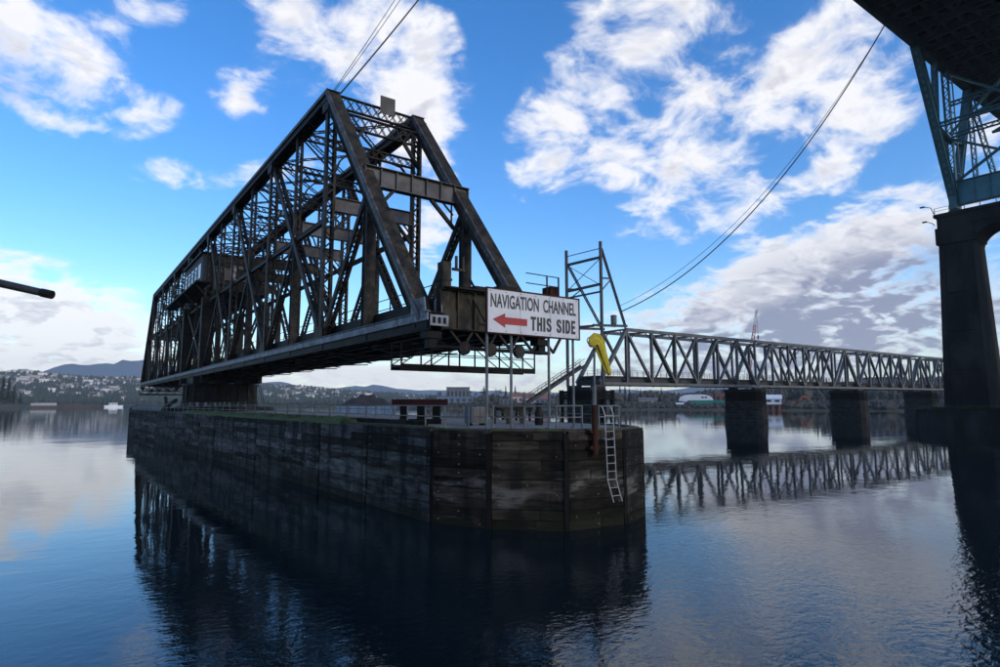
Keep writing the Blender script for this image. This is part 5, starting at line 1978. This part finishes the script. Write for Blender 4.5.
def lbox(f, r, x0, x1, y0, y1, z0, z1, g=None):
    g = g or MB()
    c = f((x0 + x1) / 2, (y0 + y1) / 2, (z0 + z1) / 2)
    return g.box(c, (abs(x1 - x0), abs(y1 - y0), abs(z1 - z0)), r)


def hull(f, l, w, h, rake=.08):
    vs = []
    for z, k in ((-1.0, 1 - rake), (h, 1.0)):
        for x, y in ((-l / 2 * k, -w / 2), (l / 2 * k, -w / 2), (l / 2 * k, w / 2), (-l / 2 * k, w / 2)):
            vs.append(f(x, y, z))
    return MB().add(vs, [(3, 2, 1, 0), (4, 5, 6, 7), (0, 1, 5, 4), (1, 2, 6, 5), (2, 3, 7, 6), (3, 0, 4, 7)])


# chip barge with its dark heap
p, r, f = local(367, 226)
b = thing('chip_barge', 'blue grey barge heaped with dark wood chips beyond the pier', 'barge', (p.x, p.y, 0))
hull(f, 21, 8, 3.1, .05).build('hull', 'hull_blue', b)
g = MB()
vs, fs = [], []
nx, ny = 18, 8
for j in range(ny + 1):
    for i in range(nx + 1):
        u, v = i / nx * 2 - 1, j / ny * 2 - 1
        h = max(0, 1 - abs(u) ** 1.6) * max(0, 1 - v * v) * 4.3 * (1 + .12 * math.sin(i * 1.9) + .1 * math.sin(i * 3.1 + j))
        vs.append(f(u * 10.2, v * 3.8, 3.0 + h))
for j in range(ny):
    for i in range(nx):
        a = j * (nx + 1) + i
        fs.append((a, a + 1, a + nx + 2, a + nx + 1))
g.add(vs, fs).build('chip_heap', 'chips', b, smooth=True)
for s in (-1, 1):
    lbox(f, r, s * 10.3 - .2, s * 10.3 + .2, -4, 4, 3.1, 3.8).build('end_board', 'hull_dark', b)
for i in range(7):
    lbox(f, r, -9.4 + i * 3.1, -9.2 + i * 3.1, -4.12, -4.0, .2, 3.0).build('hull_rib', 'hull_dark', b)

for x, d, l, h, m, lab, cargo in ((44, 620, 20, 3.4, 'hull_grey', 'pale grey barge at the left of the far moored row', 1), (66, 625, 30, 3.0, 'hull_dark', 'dark brown barge in the middle of the far moored row', 0), (89, 632, 20, 2.4, 'hull_dark', 'low dark barge at the right of the far moored row', 0)):
    p, r, f = local(x, d)
    b = thing('moored_barge', lab, 'barge', (p.x, p.y, 0), 'barges moored in a row far off')
    hull(f, l, 9, h * .6, .06).build('hull', 'hull_dark', b)
    lbox(f, r, -l * .42, l * .42, -3.8, 3.8, h * .6, h * 1.25).build('cargo_box', m, b)
    lbox(f, r, -l * .47, -l * .44, -4, 4, h * .6, h * 1.0).build('bulwark', 'hull_dark', b)
    lbox(f, r, l * .44, l * .47, -4, 4, h * .6, h * 1.0).build('bulwark', 'hull_dark', b)
p, r, f = local(114, 700)
b = thing('work_boat', 'small white work boat right of the far moored barges', 'boat', (p.x, p.y, 0))
hull(f, 16, 5, 1.8, .12).build('hull', 'shed_white', b)
lbox(f, r, -4, 3, -2, 2, 1.8, 4.2).build('cabin', 'shed_white', b)
for i in range(3):
    lbox(f, r, -3.4 + i * 2.1, -2.0 + i * 2.1, -2.06, -2.0, 2.6, 3.6).build('window', 'window_dark', b)
MB().tube([f(0, 0, 4.2), f(0, 0, 7.5)], .12, 6).build('mast', 'fix_steel', b)


def building(name, label, x, d, w, dp, h, wall, roof, gable=0.0, z=None, wins=0, cat='building', rot=0.0, door=False):
    p, r, f = local(x, d, rot)
    z0 = (bank_z(x, d) - .6) if z is None else z
    o = thing(name, label, cat, (p.x, p.y, z0))
    lbox(f, r, -w / 2, w / 2, -dp / 2, dp / 2, z0, z0 + h).build('wall', wall, o)
    if gable:
        e = .5
        zt = z0 + h + .004
        vs = [f(-w / 2 - e, -dp / 2 - e, zt), f(w / 2 + e, -dp / 2 - e, zt), f(w / 2 + e, dp / 2 + e, zt), f(-w / 2 - e, dp / 2 + e, zt), f(-w / 2 - e, 0, zt + gable), f(w / 2 + e, 0, zt + gable)]
        MB().add(vs, [(3, 2, 1, 0), (0, 1, 5, 4), (2, 3, 4, 5), (0, 4, 3), (1, 2, 5)]).build('roof', roof, o)
    else:
        lbox(f, r, -w / 2 - .3, w / 2 + .3, -dp / 2 - .3, dp / 2 + .3, z0 + h + .004, z0 + h + .5).build('roof', roof, o)
    for i in range(wins):
        a = -w / 2 + w * (i + .5) / wins
        lbox(f, r, a - w / wins * .28, a + w / wins * .28, -dp / 2 - .08, -dp / 2 - .004, z0 + h * .45, z0 + h * .8).build('window', 'window_dark', o)
    if door:
        lbox(f, r, -1.4, 1.4, -dp / 2 - .08, -dp / 2 - .004, z0 + .1, z0 + h * .4).build('door', 'house_roof', o)
    return o


# white round-roofed warehouse
p, r, f = local(696, 400)
z0 = bank_z(696, 400) - .5
o = thing('warehouse', 'white warehouse with a rounded roof on the right bank', 'warehouse', (p.x, p.y, z0))
lbox(f, r, -10, 10, -6, 6, z0, z0 + 3.2).build('wall', 'shed_white', o)
prof = [(-10.3, 3.2), (-9.2, 5.0), (-7.2, 6.1), (-3, 6.6), (4, 6.6), (7.2, 6.0), (9.2, 4.9), (10.3, 3.2)]
nn = len(prof)
MB().add([f(a, -6.2, z0 + b + .004) for a, b in prof] + [f(a, 6.2, z0 + b + .004) for a, b in prof],
         [list(range(nn - 1, -1, -1)), list(range(nn, 2 * nn))] + [[i, (i + 1) % nn, nn + (i + 1) % nn, nn + i] for i in range(nn)]).build('roof', 'shed_white', o)
for i in range(2):
    lbox(f, r, 3.2 + i * 2.0, 4.6 + i * 2.0, -6.3, -6.21, z0 + 4.4, z0 + 5.3).build('window', 'window_dark', o)
lbox(f, r, -5, -1.5, -6.1, -6.004, z0 + .1, z0 + 2.9).build('door', 'grey_wall', o)
for i, (x, l, lab) in enumerate(((699, 9.5, 'left green shipping container below the white warehouse'), (715, 9.5, 'middle green shipping container below the white warehouse'), (727, 6, 'right green shipping container beside the stone pier'))):
    p, r, f = local(x, 386)
    z0 = bank_z(x, 386) - .3
    o = thing('shipping_container', lab, 'container', (p.x, p.y, z0), 'green containers on the bank')
    lbox(f, r, -l / 2, l / 2, -1.4, 1.4, z0, z0 + 2.9).build('container_body', 'green_box', o)
    for j in range(int(l)):
        lbox(f, r, -l / 2 + .4 + j, -l / 2 + .62 + j, -1.48, -1.402, z0 + .2, z0 + 2.7).build('side_rib', 'green_box', o)
building('brick_building', 'red brown brick building behind the stone pier', 727, 430, 14, 9, 7.0, 'brick', 'house_roof', 0, wins=4, door=True)
building('boat_house', 'small white gabled house on red posts right of the stone pier', 773, 373, 8.5, 6, 3.0, 'shed_white', 'shed_white', 2.4, z=3.4, wins=2, cat='house')
for i, dx in enumerate((-3.2, 0, 3.2)):
    p, r, f = local(773, 373)
    tag(lbox(f, r, dx - .7, dx + .7, -1.5, 1.5, -2, 3.38).build('boat_house_pile', 'brick'), ('left', 'middle', 'right')[i] + ' red brown support under the small white gabled house', 'support')
building('office_block', 'grey flat roofed office block on the bank behind the rail', 458, 455, 17, 12, 12.5, 'grey_wall', 'grey_wall', 0, wins=6, door=True)
building('blue_shed', 'long blue grey shed at the water behind the pier rail', 455, 446, 26, 10, 5.5, 'blue_wall', 'blue_wall', 0, wins=6)
building('red_roof_house', 'house with a red roof behind the slanting stair', 537, 430, 15, 9, 4.6, 'shed_white', 'brick', 3.2, wins=5, cat='house', door=True)
building('red_roof_house', 'smaller red roofed house left of the slanting stair', 516, 432, 9, 8, 5.6, 'house_wall_b', 'brick', 2.2, wins=3, cat='house', door=True)
building('teal_shed', 'teal grey shed at the water between the sign posts', 545, 418, 13, 8, 3.6, 'blue_wall', 'grey_wall', 0, wins=4)
building('teal_shed', 'teal grey shed left of the sign posts on the bank', 508, 424, 12, 8, 3.4, 'grey_wall', 'grey_wall', 0, wins=4)
building('low_house', 'low grey house among trees left of the white warehouse', 648, 420, 12, 8, 3.2, 'house_wall_b', 'house_roof', 2.0, wins=4, cat='house', door=True)
building('small_kiosk', 'tiny white hut at the water left of the containers', 680, 384, 4.0, 3, 1.5, 'shed_white', 'shed_white', .8, wins=1, cat='hut')
for i, (x, d, w, h, lab) in enumerate(((500, 2300, 60, 26, 'pale tower block far beyond the sign posts'), (838, 470, 22, 13, 'grey block behind the third fixed span'), (885, 480, 26, 15, 'grey block behind the farthest fixed span'))):
    building('far_block', lab, x, d, w, w * .5, h, 'grey_wall', 'grey_wall', 0, wins=7, z=2 if d > 1000 else None)

# excavator, orange, on the bank
p, r, f = local(795, 385)
z0 = bank_z(795, 385)
o = thing('excavator', 'orange excavator working on the bank right of the white house', 'excavator', (p.x, p.y, z0))
for s in (-1.3, 1.3):
    lbox(f, r, -2.2, 2.2, s - .4, s + .4, z0 - .2, z0 + .9).build('track', 'hull_dark', o)
lbox(f, r, -2.4, 1.6, -1.4, 1.4, z0 + 1.0, z0 + 2.5).build('body', 'orange', o)
lbox(f, r, .2, 1.7, -1.3, .1, z0 + 2.5, z0 + 3.8).build('cab', 'window_dark', o)
MB().tube([f(1.4, .5, z0 + 2.0), f(4.2, .5, z0 + 5.4), f(7.2, .5, z0 + 4.2)], [.45, .4, .3], 6).build('boom', 'orange', o)
MB().tube([f(7.2, .5, z0 + 4.2), f(7.8, .5, z0 + 1.2)], [.3, .22], 6).build('dipper', 'orange', o)
lbox(f, r, 7.2, 8.5, 0, 1.0, z0 + .2, z0 + 1.2).build('bucket', 'hull_dark', o)
# red and white lattice crane
p, r, f = local(750, 395)
z0 = bank_z(750, 395)
o = thing('lattice_crane', 'red and white lattice boom crane standing behind the second fixed span', 'crane', (p.x, p.y, z0))
for s in (-1.6, 1.6):
    lbox(f, r, -3.5, 3.5, s - .6, s + .6, z0 - .3, z0 + 1.1).build('track', 'hull_dark', o)
lbox(f, r, -4, 2.6, -1.8, 1.8, z0 + 1.2, z0 + 3.6).build('body', 'crane_red', o)
lbox(f, r, 1.2, 3.2, -1.7, -.2, z0 + 1.2, z0 + 4.0).build('cab', 'window_dark', o)
B0, B1 = Vector(f(-2.5, 0, z0 + 2.5)), Vector(f(6.2, 0, z0 + 57))
ax = (B1 - B0).normalized()
s1 = Vector(f(0, 1, 0)) - Vector(f(0, 0, 0))
s2 = ax.cross(s1).normalized()
for j in range(6):
    g = MB()
    for qa in (-1, 1):
        for qb in (-1, 1):
            ta, tb = j / 6, (j + 1) / 6
            wa, wb = 1.1 * (1 - .55 * ta), 1.1 * (1 - .55 * tb)
            g.beam(B0.lerp(B1, ta) + s1 * (qa * wa) + s2 * (qb * wa), B0.lerp(B1, tb) + s1 * (qa * wb) + s2 * (qb * wb), .3, .3)
    for i in range(5):
        ta, tb = (j + i / 5) / 6, (j + (i + 1) / 5) / 6
        w = 1.1 * (1 - .55 * ta)
        for qa in (-1, 1):
            g.beam(B0.lerp(B1, ta) + s2 * (w * (-1) ** i) + s1 * (qa * w), B0.lerp(B1, tb) - s2 * (w * (-1) ** i) + s1 * (qa * w), .2, .2)
            g.beam(B0.lerp(B1, ta) + s1 * (w * (-1) ** i) + s2 * (qa * w), B0.lerp(B1, tb) - s1 * (w * (-1) ** i) + s2 * (qa * w), .2, .2)
    g.build('boom_section', 'crane_white' if j % 2 else 'crane_red', o)
MB().tube([B1, B1 - Vector((0, 0, 16))], .10, 5).build('hoist_line', 'cable', o)
c = B1 - Vector((0, 0, 17))
MB().tube([c + Vector((0, 0, 1.4)), c - Vector((0, 0, .8))], [.5, .35], 8).build('hook_block', 'hull_dark', o)
MB().tube([B1, f(-4.5, 0, z0 + 9), f(-3.8, 0, z0 + 3.5)], .10, 5).build('pendant_line', 'cable', o)


# ------------------------------------------------------------------ trees
def bare_tree(h, seed, leaf):
    """winter tree: forked limbs and a ragged cloud of twig slivers; returns (wood mesh, crown mesh)"""
    rg = random.Random(seed)
    wood, crown = MB(), MB()
    tips = []

    def limb(p, d, l, r, lev):
        mid = p + d * (l * .5) + Vector((rg.uniform(-1, 1), rg.uniform(-1, 1), 0)) * (l * .05)
        q = p + d * l
        wood.tube([p, mid, q], [r, r * .8, r * .55], 5, caps=False)
        if lev == 0:
            tips.append((q, d, l))
            return
        for i in range(rg.choice((2, 3, 3))):
            nd = (d + Vector((rg.uniform(-1, 1), rg.uniform(-1, 1), rg.uniform(-.2, .6))) * .62).normalized()
            limb(p + d * (l * rg.uniform(.6, 1.0)), nd, l * rg.uniform(.55, .8), r * .55, lev - 1)
    limb(Vector((0, 0, -.5)), Vector((0, 0, 1)), h * .34, h * .022, 3)
    for q, d, l in tips:
        for i in range(leaf):
            c = q + Vector((rg.gauss(0, 1), rg.gauss(0, 1), rg.gauss(.2, 1))) * (h * .055)
            a = Vector((rg.gauss(0, 1), rg.gauss(0, 1), rg.gauss(.4, 1))).normalized() * (h * rg.uniform(.02, .05))
            b = a.orthogonal().normalized() * (h * .006)
            crown.add([c - a, c + b, c + a, c - b], [(0, 1, 2, 3)])
    return wood, crown


def evergreen(h, seed):
    rg = random.Random(seed)
    wood, crown = MB(), MB()
    wood.tube([(0, 0, -.5), (0, 0, h * .55), (0, 0, h * .98)], [h * .022, h * .014, h * .003], 6)
    for i in range(420):
        t = rg.random() ** .8
        z = h * (.12 + .88 * t)
        rr = h * .19 * (1 - t) + h * .012
        th = rg.uniform(0, 6.28)
        l = rr * rg.uniform(.45, 1.1)
        o = Vector((math.cos(th), math.sin(th), 0))
        s = Vector((-math.sin(th), math.cos(th), 0)) * (h * .022)
        c = Vector((0, 0, z))
        crown.add([c + o * (l * .15), c + o * (l * .6) + s - Vector((0, 0, l * .22)), c + o * l - Vector((0, 0, l * .42)), c + o * (l * .6) - s - Vector((0, 0, l * .22))], [(0, 1, 2, 3)])
    return wood, crown


TREES = []
for s in range(3):
    TREES.append(('bare_tree', *bare_tree(13, 40 + s, 9), 'trunk', 'twig', 13))
for s in range(2):
    TREES.append(('evergreen_tree', *evergreen(15, 60 + s), 'trunk', 'evergreen', 15))
TM = []
for nm, wd_, cr, m1, m2, hh in TREES:
    mw = bpy.data.meshes.new('trunk')
    mw.from_pydata([tuple(v) for v in wd_.v], [], wd_.f)
    mw.materials.append(MATS[m1])
    mc = bpy.data.meshes.new('crown')
    mc.from_pydata([tuple(v) for v in cr.v], [], cr.f)
    mc.materials.append(MATS[m2])
    TM.append((nm, mw, mc, hh))


def plant(kind, x, d, h, label, group, z=None):
    nm, mw, mc, hh = TM[kind]
    p = at(x, d)
    z0 = bank_z(x, d) if z is None else z
    o = thing(nm, label, 'tree', (p.x, p.y, z0), group)
    o.scale = (h / hh,) * 3
    o.rotation_euler = (0, 0, (x * 37.1 + d) % 6.28)
    for n_, me in (('trunk', mw), ('crown', mc)):
        c_ = bpy.data.objects.new(n_, me)
        COL.objects.link(c_)
        c_.parent = o
    return o


rng = random.Random(77)
LB = {0: 'bare winter tree in the row behind the right river bank', 3: 'dark evergreen tree in the row behind the right river bank'}
x = 432
while x < 960:
    k = rng.choice((0, 1, 2, 0, 1, 2, 3, 4)) if x < 560 else rng.choice((0, 1, 2, 3, 4, 3, 4))
    d = bank_d(x) + rng.uniform(45, 140)
    h = rng.uniform(8, 13) if x < 600 else rng.uniform(8, 14)
    if 640 < x < 735:
        h *= .8
    plant(k, x, d, h * (d / 430), LB[0] if k < 3 else LB[3], 'trees behind the right bank')
    x += rng.uniform(3.0, 8.0)
for x, h in ((440, 13), (468, 15), (486, 17), (497, 15), (504, 16), (548, 14), (562, 12)):
    plant(rng.choice((0, 1, 2)), x, bank_d(x) + 42, h, 'tall bare tree on the bank beyond the sign posts', 'tall bare trees beyond the sign')
x = -60
while x < 22:
    plant(rng.choice((3, 4, 3, 4, 0)), x, 655 + rng.uniform(0, 70), rng.uniform(17, 28) * min(1, (30 - x) / 16), 'dark tree on the wooded point at the left edge', 'trees on the wooded point', z=2.0)
    x += rng.uniform(2.2, 5.0)

# ------------------------------------------------------------------ houses on the far hillside
HM = []
for v in range(4):
    g = MB()
    w, dp, h = ((13, 9, 6), (9, 9, 8), (18, 10, 6), (22, 12, 12))[v]
    g.bb(-w / 2, w / 2, -dp / 2, dp / 2, -3, h)
    g.cur = 1
    if v < 3:
        e = .6
        g.add([(-w / 2 - e, -dp / 2 - e, h + .01), (w / 2 + e, -dp / 2 - e, h + .01), (w / 2 + e, dp / 2 + e, h + .01), (-w / 2 - e, dp / 2 + e, h + .01), (-w / 2 - e, 0, h + 3), (w / 2 + e, 0, h + 3)],
              [(3, 2, 1, 0), (0, 1, 5, 4), (2, 3, 4, 5), (0, 4, 3), (1, 2, 5)])
    else:
        g.bb(-w / 2 - .4, w / 2 + .4, -dp / 2 - .4, dp / 2 + .4, h + .01, h + 1)
    for wl in ('house_wall', 'house_wall_b'):
        me = bpy.data.meshes.new('house')
        me.from_pydata(g.v, [], g.f)
        me.materials.append(MATS[wl])
        me.materials.append(MATS['house_roof'])
        me.polygons.foreach_set('material_index', g.mi)
        HM.append(me)
rng = random.Random(99)
cnt = 0
tries = 0
while cnt < 300 and tries < 9000:
    tries += 1
    x = rng.choice((rng.uniform(2, 150), rng.uniform(2, 150), rng.uniform(262, 420)))
    d = rng.uniform(1640, 2620)
    if fbm(x * 1.2, d * .25, .03) > .12 and rng.random() < .8:
        continue
    p = at(x, d)
    z = hill_z(x, d)
    o = bpy.data.objects.new('house', rng.choice(HM[0::2] + HM[0::2] + HM[1::2]))
    COL.objects.link(o)
    o.location = (p.x, p.y, z)
    o.rotation_euler = (0, 0, facing(x) + rng.uniform(-.6, .6))
    s = rng.uniform(.65, 1.15)
    o.scale = (s, s, s * rng.uniform(.8, 1.2))
    tag(o, 'tiny pale house among the trees on the far hillside across the river', 'house', 'houses on the far hillside')
    cnt += 1

mb = MB()
for i in range(1700):
    x = rng.choice((rng.uniform(-20, 152), rng.uniform(-20, 152), rng.uniform(258, 430)))
    d = rng.uniform(1560, 2640)
    if fbm(x * 1.2, d * .25, .03) > .16:
        continue
    p = at(x, d)
    z = hill_z(x, d)
    w, q, h = rng.uniform(5, 11), rng.uniform(4, 8), rng.uniform(3.5, 7.5)
    t = facing(x) + rng.uniform(-.5, .5)
    mb.cur = 0 if rng.random() < .7 else 1
    mb.box((p.x, p.y, z + h / 2 - 1), (w, q, h + 2), t)
    ct, st_ = math.cos(t), math.sin(t)
    mb.cur = 2
    c8 = [(-w / 2 - .4, -q / 2 - .4, 0), (w / 2 + .4, -q / 2 - .4, 0), (w / 2 + .4, q / 2 + .4, 0), (-w / 2 - .4, q / 2 + .4, 0), (-w / 2, 0, 2.2), (w / 2, 0, 2.2)]
    mb.add([(p.x + a * ct - b * st_, p.y + a * st_ + b * ct, z + h + .02 + e) for a, b, e in c8], [(3, 2, 1, 0), (0, 1, 5, 4), (2, 3, 4, 5), (0, 4, 3), (1, 2, 5)])
tag(mb.build('hillside_town', ['house_wall', 'house_wall_b', 'house_roof']), 'scatter of small pale houses filling the far hillside', 'houses', kind='stuff')

# ------------------------------------------------------------------ river haze
mb = MB().bb(-6100, 6100, -6100, 6100, -12, 335)
hm = bpy.data.materials.new('haze')
hm.use_nodes = True
hm.node_tree.nodes.clear()
k = NT(hm.node_tree)
out = k.new('ShaderNodeOutputMaterial')
pv = k.new('ShaderNodeVolumePrincipled')
pv.inputs['Color'].default_value = (.84, .92, 1.0, 1)
pv.inputs['Density'].default_value = 0.00010
pv.inputs['Anisotropy'].default_value = 0.0
k.l.new(pv.outputs[0], out.inputs['Volume'])
hz = mb.build('haze', hm)
tag(hz, 'thin blue haze over the river and far hills', 'haze', kind='stuff')
